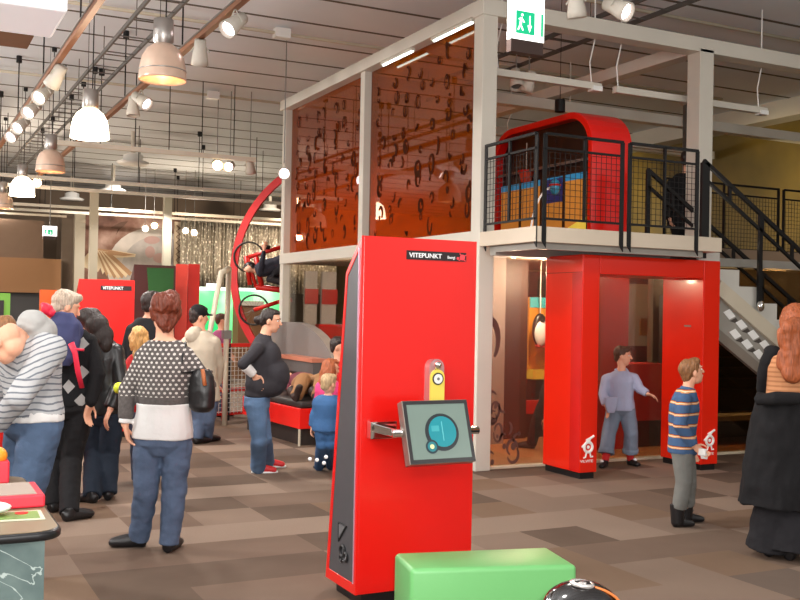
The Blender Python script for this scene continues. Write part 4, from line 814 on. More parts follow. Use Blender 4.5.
# ------------------------------------------------------------------ people
skin = M('skin', (226, 168, 138), .5, spec=.4, var=(14, .06)); eyew = M('eye_white', (238, 234, 228), .3); iris = M('iris', (50, 38, 30), .3); lipm = M('lips', (190, 104, 96), .5)
C0 = V((sin(yaw), cos(yaw), 0))
def fdir(phi): return C0*cos(rad(phi))+R0*sin(rad(phi))
RINGS = [(-.17, .085, .08), (-.06, .165, .118), (.08, .166, .115), (.28, .145, .102), (.5, .152, .112), (.72, .178, .12), (.86, .165, .1), (.95, .115, .078), (1.02, .06, .06)]
def limb(mb, pts, rs, n=12):
    pts = [V(p) for p in pts]; mb.tube(pts, rs, n)
    for p, r in zip(pts, rs): mb.ell(p, r, None, n, 8)
def hand(mb, w, tip, s, fwd, curl=.5):
    d = (tip-w).normalized(); sp_ = fwd-d*fwd.dot(d)
    if sp_.length < .2: sp_ = Z-d*Z.dot(d)
    sp_.normalize(); nm = d.cross(sp_)
    L = .17*s
    mb.eloft([w-d*.01*s, w+d*.03*s, w+d*.075*s, w+d*.095*s], [(.024*s, .019*s), (.036*s, .017*s), (.041*s, .014*s), (.036*s, .012*s)], sp_, 12)
    for k, (o, l) in enumerate(((.03, .066), (.01, .075), (-.01, .07), (-.029, .055))):
        p = w+d*.088*s+sp_*o*s; pts = [p-d*.02*s, p]; a = .15
        for q in (.42, .32, .26):
            a += curl*.55; p = p+(d*cos(a)+nm*sin(a))*(l*q*s*1.25); pts.append(p)
        limb(mb, pts, [.0085*s, .0088*s, .008*s, .0075*s, .0065*s], 8)
    p = w+d*.025*s+sp_*.026*s
    limb(mb, [p, p+(d*.55+sp_*.75)*.035*s, p+(d*.85+sp_*.6+nm*.3)*.06*s, p+(d*.95+sp_*.35+nm*.4)*.085*s], [.013*s, .011*s, .0095*s, .008*s], 8)
PID = [0]
def person(label, D, phi, J, s=1., vox=.008, head=None, top=None, legs=None, hair=None, shoes=None, extra=(), girth=1., hs=None, face=False, group=None, base=None, arms=1., sk=None, ears=True, fz=0.):
    PID[0] += 1; seed = PID[0]; sk = sk or skin
    fw = fdir(phi); rt = fw.cross(Z); hs = hs or s
    def g(n):
        v = J[n]; return dp(v[0], v[1], D+(v[2] if len(v) > 2 else 0.))
    P = {n: g(n) for n in J if n not in ('fa', 'fb')}
    foot = {}
    for k in 'ab':
        v = J['f'+k]
        if len(v) >= 4: h_ = dp(v[0], v[1], D+v[2]); up = V(v[4]) if len(v) > 4 else Z; fd = V(v[3]) if isinstance(v[3], (tuple, V)) else fdir(v[3])
        else: h_ = fl(v[0], v[1], fz); fd = fdir(v[2] if len(v) > 2 else phi); up = Z
        foot[k] = (h_, fd, up); P['f'+k] = h_
    hipc, nk = P['hip'], P['neck']; b = base or V((hipc.x, hipc.y, fz))
    r = thing('person', label, 'person', b, group)
    side = (P['sb']-P['sa']).normalized(); sp_ = (nk-hipc)
    hipside = (side-Z*side.z).normalized()
    hl = {'a': hipc-hipside*.085*s*girth-Z*.02*s, 'b': hipc+hipside*.085*s*girth-Z*.02*s}
    mid = P.get('mid')
    def cen(t):
        if mid is None or t < 0 or t > 1: return hipc+sp_*t
        return hipc*((1-t)*(1-2*t))+mid*(4*t*(1-t))+nk*(t*(2*t-1))
    def ringsat(t0, t1, off, gm=1.):
        ts = [t0]+[q[0] for q in RINGS if t0 < q[0] < t1]+[t1]; o = []
        for t in ts:
            for (ta, ra, rb), (tb, sa_, sb_) in zip(RINGS, RINGS[1:]):
                if ta <= t <= tb: u = (t-ta)/(tb-ta); o.append((cen(t), ((ra+(sa_-ra)*u)*s*girth*gm+off, (rb+(sb_-rb)*u)*s*girth*gm+off))); break
        return [q[0] for q in o], [q[1] for q in o]
    Lt = sp_.length/(.5*s)     # how long the trunk is against the usual
    # body
    m = MB(); pc_, rr = ringsat(-.17, 1.02, -.006); m.eloft(pc_, rr, side, 18)
    hd = P['head']; hp_, pit_, rol = (head or (phi, 0, 0))
    hf = fdir(hp_); hr = hf.cross(Z); Mh = Matrix((hr, hf, Z)).transposed() @ Matrix.Rotation(rad(-pit_), 3, 'X') @ Matrix.Rotation(rad(rol), 3, 'Y')
    HL = lambda x, y, z: hd+Mh @ V((x*hs, y*hs, z*hs))
    def he(mb, c, rd, q=None): mb.ell(HL(*c), tuple(v*hs for v in rd), Mh if q is None else Mh @ q, 16, 12)
    limb(m, [nk-sp_.normalized()*.05*s, nk+(hd-nk)*.35, HL(0, -.02, -.05)], [.062*s, .055*s, .056*hs])
    he(m, (0, -.006, .028), (.074, .092, .088)); he(m, (0, .028, -.045), (.056, .058, .066)); he(m, (0, .045, -.085), (.03, .032, .025)); he(m, (0, .01, -.01), (.066, .078, .07))
    limb(m, [HL(0, .082, .02), HL(0, .104, -.018)], [.009*hs, .0135*hs], 8)
    he(m, (0, .082, -.048), (.024, .012, .012)); he(m, (-.032, .068, .036), (.026, .02, .008)); he(m, (.032, .068, .036), (.026, .02, .008))
    if ears:
        for sx in (-1, 1): he(m, (sx*.074, -.008, -.008), (.012, .02, .032))
    for k in 'ab':
        limb(m, [P['s'+k], P['e'+k], P['w'+k]], [.047*s*arms, .037*s*arms, .026*s*arms])
        hand(m, P['w'+k], P.get('h'+k, P['w'+k]+(P['w'+k]-P['e'+k])), s, fw)
        h_, fd, up = foot[k]; an = h_+up*.075*s
        limb(m, [hl[k], P['k'+k], an], [.078*s, .05*s, .036*s]); limb(m, [h_+up*.035*s, h_+fd*.14*s+up*.025*s], [.03*s, .022*s])
    bo = m.blob('body', sk, r, min(vox, .0065*max(s, .7)) if vox < .011 else vox, 3)
    if face:
        for sx in (-1, 1):
            e = MB(); he(e, (sx*.031, .074, .012), (.014, .01, .009)); eo = e.build('eye', eyew, r, True)
            e = MB(); he(e, (sx*.031, .081, .012), (.0065, .004, .0065)); e.build('iris', iris, eo, True)
            e = MB(); limb(e, [HL(sx*.014, .089, .031), HL(sx*.031, .088, .037), HL(sx*.05, .072, .031)], [.003*hs]*3, 6); e.build('eyebrow', hair[1] if hair else iris, r, True)
        e = MB(); he(e, (0, .091, -.048), (.022, .005, .0055)); e.build('mouth', lipm, r, True)
    ctx = dict(P=P, HL=HL, he=he, s=s, hs=hs, fw=fw, rt=rt, side=side, cen=cen, rings=ringsat, foot=foot, hl=hl, r=r, Mh=Mh, vox=vox, limb=limb, seed=seed)
    if top:
        m = MB(); off = top.get('off', .014); t0 = top.get('t0', .05); pc_, rr = ringsat(t0, top.get('t1', 1.0), off, top.get('g', 1.)); m.eloft(pc_, rr, side, 22)
        if top.get('t1', 1.) > .9: m.eloft([nk-sp_.normalized()*.05*s, nk+sp_.normalized()*top.get('collar', .0)], [(.085*s, .08*s), (.066*s, .064*s)], side, 16)
        sl_ = top.get('sleeve', .96); rs = top.get('sr', (.062, .053, .042))
        for k in 'ab':
            S_, E_, W_ = P['s'+k], P['e'+k], P['w'+k]
            if sl_ > 1e-3:
                if sl_ <= .5: limb(m, [S_, S_.lerp(E_, sl_*2)], [rs[0]*s, rs[1]*s])
                else: m.tube([S_, S_.lerp(E_, .5), E_, E_.lerp(W_, (sl_-.5)*2)], [rs[0]*s, (rs[0]+rs[1])/2*s, rs[1]*s, rs[2]*s], 14); m.ell(S_, rs[0]*s); m.ell(E_, rs[1]*s)
            m.ell(S_*.75+cen(.84)*.25, rs[0]*1.08*s)
        if 'extra' in top: top['extra'](m, ctx)
        ctx['top'] = m.blob(top.get('name', 'jumper'), top['m'], r, vox, top.get('sm', 4), top.get('fold', .006)*s, seed=seed)
    if legs:
        m = MB(); off = legs.get('off', .012); pc_, rr = ringsat(-.17, legs.get('t1', .2), off, legs.get('g', 1.)); m.eloft(pc_, rr, side, 20)
        rs = legs.get('r', (.098, .075, .066)); fr = legs.get('len', 1.)
        for k in 'ab':
            h_, fd, up = foot[k]; an = h_+up*.05*s; K = P['k'+k]; e_ = K.lerp(an, fr)
            m.tube([hl[k], hl[k].lerp(K, .5), K, e_], [rs[0]*s, (rs[0]*.55+rs[1]*.45)*s, rs[1]*s, rs[2]*s], 16); m.ell(hl[k], rs[0]*s); m.ell(K, rs[1]*s)
            if legs.get('cuff'): d_ = (e_-K).normalized(); m.tube([e_-d_*.05*s, e_+d_*.005], [rs[2]*s+.008]*2, 14)
        ctx['legs'] = m.blob(legs.get('name', 'trousers'), legs['m'], r, vox, 4, legs.get('fold', .006)*s, (9, 9, 12), seed=seed+3)
    if shoes:
        sm_, hi = (shoes if isinstance(shoes, tuple) else (shoes, .0))
        for k in 'ab':
            h_, fd, up = foot[k]; m = MB(); sd_ = fd.cross(up)
            m.eloft([h_-fd*.05*s+up*.035*s, h_-fd*.03*s+up*.04*s, h_+fd*.05*s+up*.044*s, h_+fd*.12*s+up*.036*s, h_+fd*.165*s+up*.03*s, h_+fd*.185*s+up*.028*s], [(.026*s, .03*s), (.038*s, .042*s), (.042*s, .046*s), (.049*s, .037*s), (.044*s, .03*s), (.03*s, .02*s)], sd_, 16)
            m.tube([h_+up*.03*s, h_+up*(.1+hi)*s], [(.045+hi*.1)*s, (.046+hi*.22)*s], 14)
            so = m.blob('shoe' if hi < .05 else 'boot', sm_, r, min(vox, .007), 3, 0, ground=fz if up is Z else None)
            ctx['shoe'+k] = so
    if hair:
        st_, hm = hair; m = MB()
        if st_ != 'bald':
            if st_ == 'crown': he(m, (0, -.01, .07), (.078, .09, .062)); he(m, (0, .04, .085), (.06, .05, .035))
            else: he(m, (0, -.022, .034), (.083, .096, .092))
            if st_ == 'short': he(m, (0, .035, .088), (.066, .055, .034)); he(m, (0, -.06, -.02), (.066, .045, .06)); he(m, (0, .01, .07), (.08, .07, .05))
            if st_ == 'long':
                he(m, (0, .03, .09), (.064, .05, .03))
                for sx in (-1, 1): he(m, (sx*.068, -.02, -.03), (.03, .06, .1))
                he(m, (0, -.075, -.05), (.08, .045, .13)); he(m, (0, -.085, -.15), (.07, .03, .1))
            if st_ == 'bob':
                he(m, (0, .03, .09), (.064, .05, .03)); he(m, (0, -.05, -.045), (.066, .052, .085)); he(m, (0, -.045, .045), (.094, .088, .08)); he(m, (.03, -.03, .1), (.06, .06, .04)); he(m, (-.045, -.06, .06), (.05, .05, .06))
                for sx in (-1, 1): he(m, (sx*.066, -.025, .0), (.03, .05, .06))
            if st_ == 'bun': he(m, (0, .03, .088), (.06, .05, .03)); he(m, (0, -.13, -.01), (.048, .045, .045)); he(m, (0, -.07, .0), (.07, .05, .07))
            if st_ == 'bun_top': pass
            if st_ == 'thin': he(m, (0, -.05, -.02), (.076, .06, .06))
            m.blob('hair', hm, r, min(vox, .008), 3, (.012 if st_ in ('bob', 'long') else .007)*hs, (34, 34, 16), seed=seed)
    for nm, mt, fn in extra:
        m = MB(); q = fn(m, ctx) or {}
        if 'build' in q: m.build(nm, mt, q.get('parent', r), True)
        else: m.blob(nm, mt, q.get('parent', r) if q.get('parent') else r, q.get('vox', vox), q.get('sm', 3), q.get('fold', 0), seed=seed)
    return r, ctx
# cloth materials
def uv(t, ang=0.):  # lateral and height coordinates of a garment
    sp_ = t.n.new('ShaderNodeSeparateXYZ'); t.l.new(t.tc.outputs['Object'], sp_.inputs[0])
    return t.dot(t.tc.outputs['Object'], tuple(fdir(90+ang))), sp_.outputs[2]
denim = M('denim', (82, 96, 120), .85, spec=.2, var=(9, .35), bump=(30, .25)); denim_l = M('denim_light', (122, 134, 152), .85, spec=.2, var=(5, .4), bump=(30, .25)); denim_b = M('denim_blue', (92, 118, 150), .85, spec=.2, var=(6, .3), bump=(30, .25))
denim_g = M('denim_grey', (116, 116, 112), .85, spec=.2, var=(7, .25), bump=(30, .2)); denim_d = M('denim_dark', (36, 44, 56), .85, spec=.2, var=(8, .3), bump=(30, .2))
blackc = M('black_cloth', (24, 23, 25), .85, spec=.25, var=(7, .3), bump=(20, .25)); blackl = M('black_leather', (26, 25, 26), .4, spec=.5, var=(8, .25), bump=(14, .2)); greyc = M('charcoal_cloth', (54, 52, 56), .9, spec=.2, var=(9, .2), bump=(26, .15))
shoe_b = M('shoe_black', (26, 25, 27), .4, var=(12, .2)); shoe_r = M('shoe_red', (196, 30, 34), .5, var=(12, .12)); refl = M('reflector', (235, 240, 255), .25, .3, emis=0)
navy = M('navy_cloth', (66, 70, 104), .9, spec=.2, var=(8, .2), bump=(24, .2)); teec = M('tee_white', (222, 220, 218), .85, spec=.2, var=(8, .06), bump=(22, .2)); strapm = M('strap_red', (216, 30, 62), .6, var=(12, .12))
beigec = M('hoodie_beige', (184, 172, 154), .9, spec=.15, var=(7, .12), bump=(22, .2)); pinkc = M('pink_cloth', (232, 70, 130), .85, var=(8, .15)); bluec = M('blue_cloth', (52, 92, 138), .85, var=(7, .25), bump=(24, .2)); redc = M('red_cloth', (196, 36, 38), .85, var=(8, .15)); purp = M('purple_cloth', (150, 70, 110), .85); maroon = M('maroon_cloth', (112, 44, 60), .85, var=(8, .15)); brownc = M('brown_cloth', (150, 108, 70), .85, var=(7, .2), bump=(22, .25))
def hairm(n, c):
    t = NT('hair_'+n, .5, .4); q = t.n.new('ShaderNodeVectorMath'); q.operation = 'MULTIPLY'; t.l.new(t.tc.outputs['Object'], q.inputs[0]); q.inputs[1].default_value = (90, 90, 14)
    nz = t.noise(1., q.outputs[0], 3); t.bumpn(nz, .8, .01); return t.base(t.mix(nz, lin(tuple(v*.55 for v in c)), lin(tuple(min(255, v*1.35) for v in c))))
h_aub = hairm('auburn', (104, 48, 30)); h_brn = hairm('brown', (74, 48, 34)); h_dk = hairm('dark', (40, 30, 27)); h_grey = hairm('grey', (170, 154, 136)); h_bl = hairm('blond', (190, 142, 84)); h_red = hairm('copper', (150, 80, 46)); h_ash = hairm('ash', (174, 148, 112)); h_lb = hairm('light_brown', (126, 86, 54))
t = NT('cardigan_dots', .9, .15); u, z = uv(t)
a_ = t.math('DIVIDE', u, .034); b_ = t.math('DIVIDE', z, .027)
row = t.math('MODULO', t.math('FLOOR', t.math('ADD', b_, 200.)), 2.)
fu = t.math('SUBTRACT', t.math('FRACT', t.math('ADD', t.math('ADD', a_, 100.), t.math('MULTIPLY', row, .5))), .5); fv = t.math('SUBTRACT', t.math('FRACT', t.math('ADD', b_, 200.)), .5)
d2 = t.math('ADD', t.math('MULTIPLY', t.math('MULTIPLY', fu, fu), 1.7), t.math('MULTIPLY', t.math('MULTIPLY', fv, fv), 1.3))
band = t.math('GREATER_THAN', z, .985)
msk = t.math('MULTIPLY', t.math('LESS_THAN', t.math('ADD', d2, t.math('MULTIPLY', t.math('SUBTRACT', t.noise(40), .5), .12)), .105), band)
cardigan = t.base(t.mix(msk, t.mix(t.noise(60), lin((70, 66, 64)), lin((106, 100, 98))), lin((200, 194, 188)))); t.bumpn(t.noise(90), .3, .01)
t = NT('jumper_stripes', .9, .15); u, z = uv(t)
w_ = t.math('ADD', t.math('ADD', z, t.math('MULTIPLY', t.math('ABSOLUTE', t.math('ADD', u, .02)), t.math('MULTIPLY', t.math('GREATER_THAN', z, 1.17), -.45))), t.math('MULTIPLY', t.noise(5), .05))
ln_ = t.math('LESS_THAN', t.math('FRACT', t.math('DIVIDE', t.math('ADD', w_, 5.), .034)), .28)
jumper_s = t.base(t.mix(ln_, t.mix(t.noise(20), lin((166, 168, 170)), lin((188, 189, 190))), lin((110, 114, 122))))
t = NT('argyle', .9, .15); u, z = uv(t)
p_ = t.math('ADD', t.math('DIVIDE', u, .17), t.math('DIVIDE', z, .21)); q_ = t.math('SUBTRACT', t.math('DIVIDE', u, .17), t.math('DIVIDE', z, .21))
k_ = t.math('MULTIPLY', t.math('GREATER_THAN', t.math('FRACT', t.math('ADD', p_, 40.)), .5), t.math('GREATER_THAN', t.math('FRACT', t.math('ADD', q_, 40.)), .5))
argyle = t.base(t.mix(k_, lin((26, 26, 28)), lin((150, 148, 146)))); t.bumpn(t.noise(90), .3, .01)
t = NT('boy_stripes', .85, .2); u, z = uv(t)
fz_ = t.math('FRACT', t.math('DIVIDE', t.math('ADD', t.math('ADD', z, t.math('MULTIPLY', t.noise(7), .025)), 3.012), .082))
c = t.ramp(fz_, [(0, (66, 92, 128)), (.02, (214, 150, 92)), (.10, (240, 220, 190)), (.16, (206, 120, 60)), (.25, (40, 56, 86)), (.30, (68, 94, 130))], 'CONSTANT')
boy_s = t.base(c)
shirtm = M('shirt_pale_blue', (166, 172, 198), .85, spec=.2, var=(9, .1), bump=(22, .25)); t = NT('top_tan', .85, .2); u, z = uv(t)
tanm = t.base(t.mix(t.math('LESS_THAN', t.math('FRACT', t.math('DIVIDE', t.math('ADD', z, 3.), .03)), .4), lin((206, 146, 104)), lin((180, 120, 82)))); t.bumpn(t.math('FRACT', t.math('DIVIDE', t.math('ADD', z, 3.), .03)), .4, .01)
# 1 woman in the dotted cardigan
def x_bag(m, c):
    q = dp(199, 388, 6.35); m.eloft([q+Z*.13, q+Z*.05, q-Z*.07, q-Z*.16], [(.05, .03), (.1, .055), (.105, .06), (.06, .045)], R0, 20); return dict(fold=.004)
def x_strap(m, c):
    q = dp(199, 388, 6.35); m.tube([q+R0*-.07+Z*.1, c['P']['sb']+Z*.09-C0*.02, c['P']['sb']+Z*.08+C0*.06, q+R0*.07+Z*.1], .012, 6); return dict(build=1)
def x_tee(m, c):
    pc_, rr = c['rings'](.0, .36, .016, 1.0); m.eloft(pc_, rr, c['side'], 22)
    for k in 'a': m.tube([c['P']['e'+k].lerp(c['P']['w'+k], .82), c['P']['e'+k].lerp(c['P']['w'+k], .98)], [.043, .045], 12)
    return dict(fold=.005)
def x_glow(m, c): pass
P4, c4 = person('woman in a dotted grey cardigan and jeans walking away in the left foreground', 6.37, -6, dict(head=(164, 313), neck=(165, 340), hip=(163, 438), sa=(146, 357), sb=(185, 356), ea=(128, 389), wa=(125, 424, -.03), ha=(130, 447, -.03), eb=(208, 386, .02), wb=(203, 398, .26), hb=(197, 396, .4), ka=(146, 490), kb=(174, 491), fa=(139, 547, -95), fb=(169, 552, 5)),
    1.02, .007, (-30, 8, 0), dict(m=cardigan, t0=.30, off=.02, name='cardigan', sleeve=.93, sr=(.064, .057, .048), fold=.006, g=.93), dict(m=denim, r=(.096, .076, .064), off=.006, t1=.06, name='jeans', fold=.008), ('bob', h_aub), shoe_b, [('tee_shirt', teec, x_tee)], girth=1.06)
bq = dp(202, 388, 6.32); bg = thing('handbag', 'black leather handbag hanging from the arm of the woman in the dotted cardigan', 'handbag', bq)
m = MB(); m.eloft([bq+Z*.12, bq+Z*.08, bq-Z*.02, bq-Z*.12, bq-Z*.15], [(.045, .03), (.075, .045), (.085, .06), (.08, .055), (.05, .035)], R0, 20); m.blob('bag_body', blackl, bg, .007, 3, .005)
q_ = c4['P']['sb']; m = MB(); m.tube([bq-R0*.05+Z*.1, q_-C0*.1-Z*.1, q_-C0*.085, q_+Z*.085, q_+C0*.09, q_+C0*.1-Z*.1+R0*.05, bq+R0*.05+Z*.1+C0*.05], .009, 8); m.build('strap', blackl, bg, True)
MB().tube([bq-C0*.045+R0*.01+Z*.12, bq-C0*.065+R0*.03+Z*.02], .013, 8).build('tan_tassel', M('tassel_tan', (170, 96, 52), .5), bg, True)
# 2 woman in the striped jumper
def x_hood(m, c):
    q = dp(33, 322, 5.42); m.ell(q, (.085, .1, .07)); m.ell(q+V((.03, 0, -.05)), (.1, .09, .09)); m.ell(q+V((-.02, 0, -.03)), (.08, .1, .05)); return dict(fold=.012)
def x_hem(m, c):
    pc_, rr = c['rings'](.02, .14, .02, 1.06); m.eloft(pc_, rr, c['side'], 20); return dict(fold=.004)
person('woman in a pale grey striped hooded jumper bending over the table at the left edge', 5.45, -62, dict(head=(5, 341, -.22), neck=(24, 334, -.05), hip=(33, 424), mid=(31, 376), sa=(16, 366, .17), sb=(52, 350, -.13), ea=(-6, 398, .25), wa=(-22, 430, .2), eb=(18, 398, -.28), wb=(-6, 428, -.15), ka=(20, 495, .1), kb=(27, 495, -.05), fa=(2, 575, -60), fb=(12, 580, -60)),
    1.0, .008, (-75, 35, 0), dict(m=jumper_s, t0=.08, off=.03, sleeve=.95, sr=(.082, .065, .05), name='jumper', fold=.008), dict(m=M('denim_pale', (78, 96, 122), .85, spec=.2, var=(6, .3), bump=(30, .25)), r=(.115, .09, .075), t1=.15, name='jeans', g=1.08), ('crown', h_lb), shoe_b, [('hood', M('hood_grey', (164, 163, 160), .9, var=(9, .1)), x_hood), ('white_hem', teec, x_hem)], girth=1.06, face=True)
# 3 grey haired visitor in argyle
def x_drape(m, c):
    q = dp(63, 340, 7.33); m.eloft([q+Z*.2, q+Z*.12, q, q-Z*.13, q-Z*.19], [(.07, .06), (.12, .1), (.125, .11), (.1, .1), (.06, .07)], R0, 18); m.ell(dp(72, 330, 7.4), (.08, .07, .09)); return dict(fold=.012)
def x_lany(m, c):
    m.eloft([dp(71, 343, 7.2), dp(75, 353, 7.18), dp(78, 372, 7.22), dp(82, 388, 7.26)], [(.024, .006), (.02, .006), (.02, .006), (.018, .006)], R0, 10); m.tube([dp(74, 349, 7.19), dp(84, 350, 7.19)], .01, 6); return dict(build=1)
def x_red(m, c): m.ell(dp(47, 309, 7.3), (.05, .05, .05)); m.ell(dp(51, 313, 7.3), (.035, .04, .04)); m.ell(dp(43, 305, 7.3), (.03, .03, .03)); return dict(fold=.02)
person('grey haired visitor in an argyle jumper with a navy wrap and a red lanyard', 7.55, 25, dict(head=(66, 307), neck=(69, 328), hip=(68, 405), sa=(54, 341, -.02), sb=(89, 342, .02), ea=(47, 372, .1), wa=(52, 396, .3), eb=(98, 375, -.02), wb=(90, 403, -.05), hb=(86, 420, -.04), ka=(55, 460, .06), kb=(71, 462), fa=(54, 512, 20), fb=(69, 521, 40)),
    1.04, .008, (55, 20, 0), dict(m=argyle, t0=.0, off=.02, sleeve=.45, name='jumper'), dict(m=blackc, r=(.1, .078, .068), t1=.1), ('short', h_grey), shoe_b, [('sleeves', blackc, lambda m, c: [c['limb'](m, [c['P']['s'+k], c['P']['e'+k], c['P']['e'+k].lerp(c['P']['w'+k], .92)], [.068, .06, .05]) for k in 'ab'] and dict(fold=.005)), ('navy_wrap', navy, x_drape), ('red_lanyard', strapm, x_lany), ('red_pompom', strapm, x_red)], girth=1.04)
# 4 dark haired woman in a black jacket
def x_ref(m, c): m.ell(dp(119, 388, 7.95), (.045, .045, .045)); return dict(build=1)
def x_hairr(m, c):
    m.ell(dp(90, 318, 8.1), (.105, .1, .09)); m.ell(dp(97, 326, 8.06), (.1, .09, .1)); m.ell(dp(103, 336, 8.04), (.08, .06, .1)); m.ell(dp(106, 344, 8.03), (.05, .04, .08)); return dict(fold=.012)
person('dark haired woman in a black jacket bending beside the argyle jumper', 8.15, -35, dict(head=(91, 325), neck=(98, 338), hip=(104, 412), sa=(90, 352, .05), sb=(116, 352, -.05), ea=(86, 384, .1), wa=(80, 404, .2), eb=(121, 384, -.08), wb=(110, 410, -.15), ka=(94, 455), kb=(109, 455), fa=(92, 503, -60), fb=(108, 500, -10)),
    .96, .009, (-60, 35, 0), dict(m=blackl, t0=-.02, off=.022, name='jacket', sr=(.072, .064, .05)), dict(m=denim_d, r=(.1, .085, .075), name='jeans'), ('short', h_dk), shoe_b, [('long_hair', h_dk, x_hairr), ('lime_reflector', M('lime_reflector', (232, 255, 70), .3), x_ref)], girth=1.05)
# 5-8 others behind
person('blond girl in a red top half hidden behind the dotted cardigan', 8.7, -20, dict(head=(139, 338), neck=(140, 354), hip=(141, 412), sa=(132, 362), sb=(150, 362), ea=(128, 385), wa=(129, 405), eb=(153, 385), wb=(152, 405), ka=(137, 445), kb=(146, 445), fa=(137, 484), fb=(147, 483)), .78, .011, None, dict(m=redc, t0=.0), dict(m=denim, name='jeans'), ('long', h_bl), shoe_b, hs=.85)
person('person in black clothes hidden behind the woman with auburn hair', 9.6, 30, dict(head=(152, 304), neck=(150, 318), hip=(143, 396), sa=(132, 330), sb=(162, 330), ea=(126, 352), wa=(129, 380), eb=(166, 360), wb=(164, 388), ka=(138, 430), kb=(149, 430), fa=(138, 466), fb=(150, 466)), 1.02, .012, None, dict(m=blackc, t0=.0, off=.03), dict(m=denim_d, name='jeans'), ('short', h_dk), shoe_b)
def x_cap(m, c): c['he'](m, (0, -.01, .055), (.088, .1, .085)); c['he'](m, (0, .1, .035), (.06, .06, .012)); return {}
def x_hood2(m, c): q = c['P']['neck']; m.ell(q-c['fw']*.09-Z*.05, (.11, .07, .09)); m.ell(q-c['fw']*.07+Z*.01, (.085, .06, .045)); return dict(fold=.008)
person('man in a black cap and beige hooded jacket standing by the fence', 11.4, 35, dict(head=(199, 317), neck=(200, 331), hip=(203, 398), sa=(188, 343, .02), sb=(214, 343, -.02), ea=(185, 366), wa=(188, 388, .1), eb=(218, 364, .05), wb=(217, 385, .15), ka=(199, 420), kb=(208, 420), fa=(197, 444), fb=(207, 442)), 1.05, .011, (60, 5, 0), dict(m=beigec, t0=-.05, off=.026, name='jacket', sr=(.078, .068, .055)), dict(m=denim, name='jeans'), ('short', h_dk), shoe_b, [('cap', blackc, x_cap), ('hood', beigec, x_hood2)])
person('child in purple clothes in front of the green lit wall', 14.5, 60, dict(head=(221, 320), neck=(221, 330), hip=(221, 362), sa=(216, 336), sb=(226, 336), ea=(214, 348), wa=(216, 358), eb=(228, 346), wb=(231, 354), ka=(219, 388), kb=(224, 388), fa=(219, 417), fb=(224, 416)), .8, .014, None, dict(m=purp, t0=0), dict(m=denim), ('short', h_brn), shoe_b)
# 9 pregnant woman
def x_belly(m, c):
    m.ell(dp(274, 375, 9.15), (.145, .15, .165)); m.ell(dp(270, 383, 9.15), (.16, .155, .135)); m.ell(dp(269, 358, 9.15), (.115, .13, .16)); m.ell(dp(261, 385, 9.15), (.145, .155, .13)); m.tube([c['P']['neck']-Z*.03, c['P']['neck']+Z*.03+c['fw']*.01], [.065, .06], 14)
def x_slv(m, c): m.tube([c['P']['ea'].lerp(c['P']['wa'], .2), c['P']['ea'].lerp(c['P']['wa'], .95)], [.05, .042], 12); return dict(fold=.003)
pp, cp = person('pregnant woman in a dark jumper, jeans and red shoes with her hand on her back', 9.18, 92, dict(head=(271, 321), neck=(264, 337), hip=(257, 402), mid=(259, 371), sa=(258, 349, -.17), sb=(261, 349, .17), ea=(243, 364, -.24), wa=(254, 375, -.16), ha=(258, 382, -.14), eb=(252, 375, .28), wb=(262, 388, .22), ka=(259, 440, -.05), kb=(264, 438, .1), fa=(258, 473, 80), fb=(267, 467, 90)),
    .93, .008, (95, 8, 0), dict(m=greyc, t0=.1, off=.012, name='jumper', sleeve=.62, sr=(.064, .056, .052), extra=x_belly, fold=.004, sm=14), dict(m=denim_b, r=(.105, .08, .078), name='jeans', t1=.1), ('bun', h_dk), shoe_r, [('white_sleeve', teec, x_slv)], face=True)
for k in 'ab':
    h_, fd, up = cp['foot'][k]; m = MB(); sd_ = fd.cross(Z); m.eloft([h_-fd*.05+Z*.0, h_-fd*.05+Z*.018], [(.03, .03)]*2, fd, 4) if 0 else m.prism([h_+fd*(.062+.125*cos(a))+sd_*(.042*sin(a))+Z*.002 for a in [2*pi*q/24 for q in range(24)]], Z*.016)
    m.build('white_sole', whitep, cp['shoe'+k], True)
# 10 lying visitor
vv = v_.normalized(); zb_ = .5
def lyp(a, l, z): return c0_+u_*l+v_*a+Z*z
def inv(p):
    d = (p-CC).dot(CF); return (400+f*(p-CC).dot(CR)/d, 300-f*(p-CC).dot(CU)/d, d)
DL = inv(lyp(.3, Lb*.5, .6))[2]
def jj(a, l, z): x, y, d = inv(lyp(a, l, z)); return (x, y, d-DL)
l0 = .95
person('visitor in brown trousers and a maroon top lying on the padded platform', DL, 0, dict(head=jj(.5, .28, .63), neck=jj(.55, .5, .63), hip=jj(.4, 1.05, .65), sa=jj(.36, .55, .63), sb=jj(.72, .62, .63), ea=jj(.2, .8, .60), wa=jj(.22, 1.0, .60), eb=jj(.72, .85, .60), wb=jj(.66, 1.05, .60), ka=jj(.18, 1.42, .72), kb=jj(.38, 1.5, .72), fa=jj(.02, 1.62, .52)+(tuple(u_*.5+Z*.87), tuple(-u_*.87+Z*.5)), fb=jj(.24, 1.72, .52)+(tuple(u_*.5+Z*.87), tuple(-u_*.87+Z*.5))),
    .95, .011, (90, -80, 0), dict(m=maroon, t0=.02), dict(m=brownc, r=(.115, .095, .08), name='trousers'), ('long', hairm('red', (150, 40, 36))), (M('boot_brown', (48, 34, 30), .6), .1))
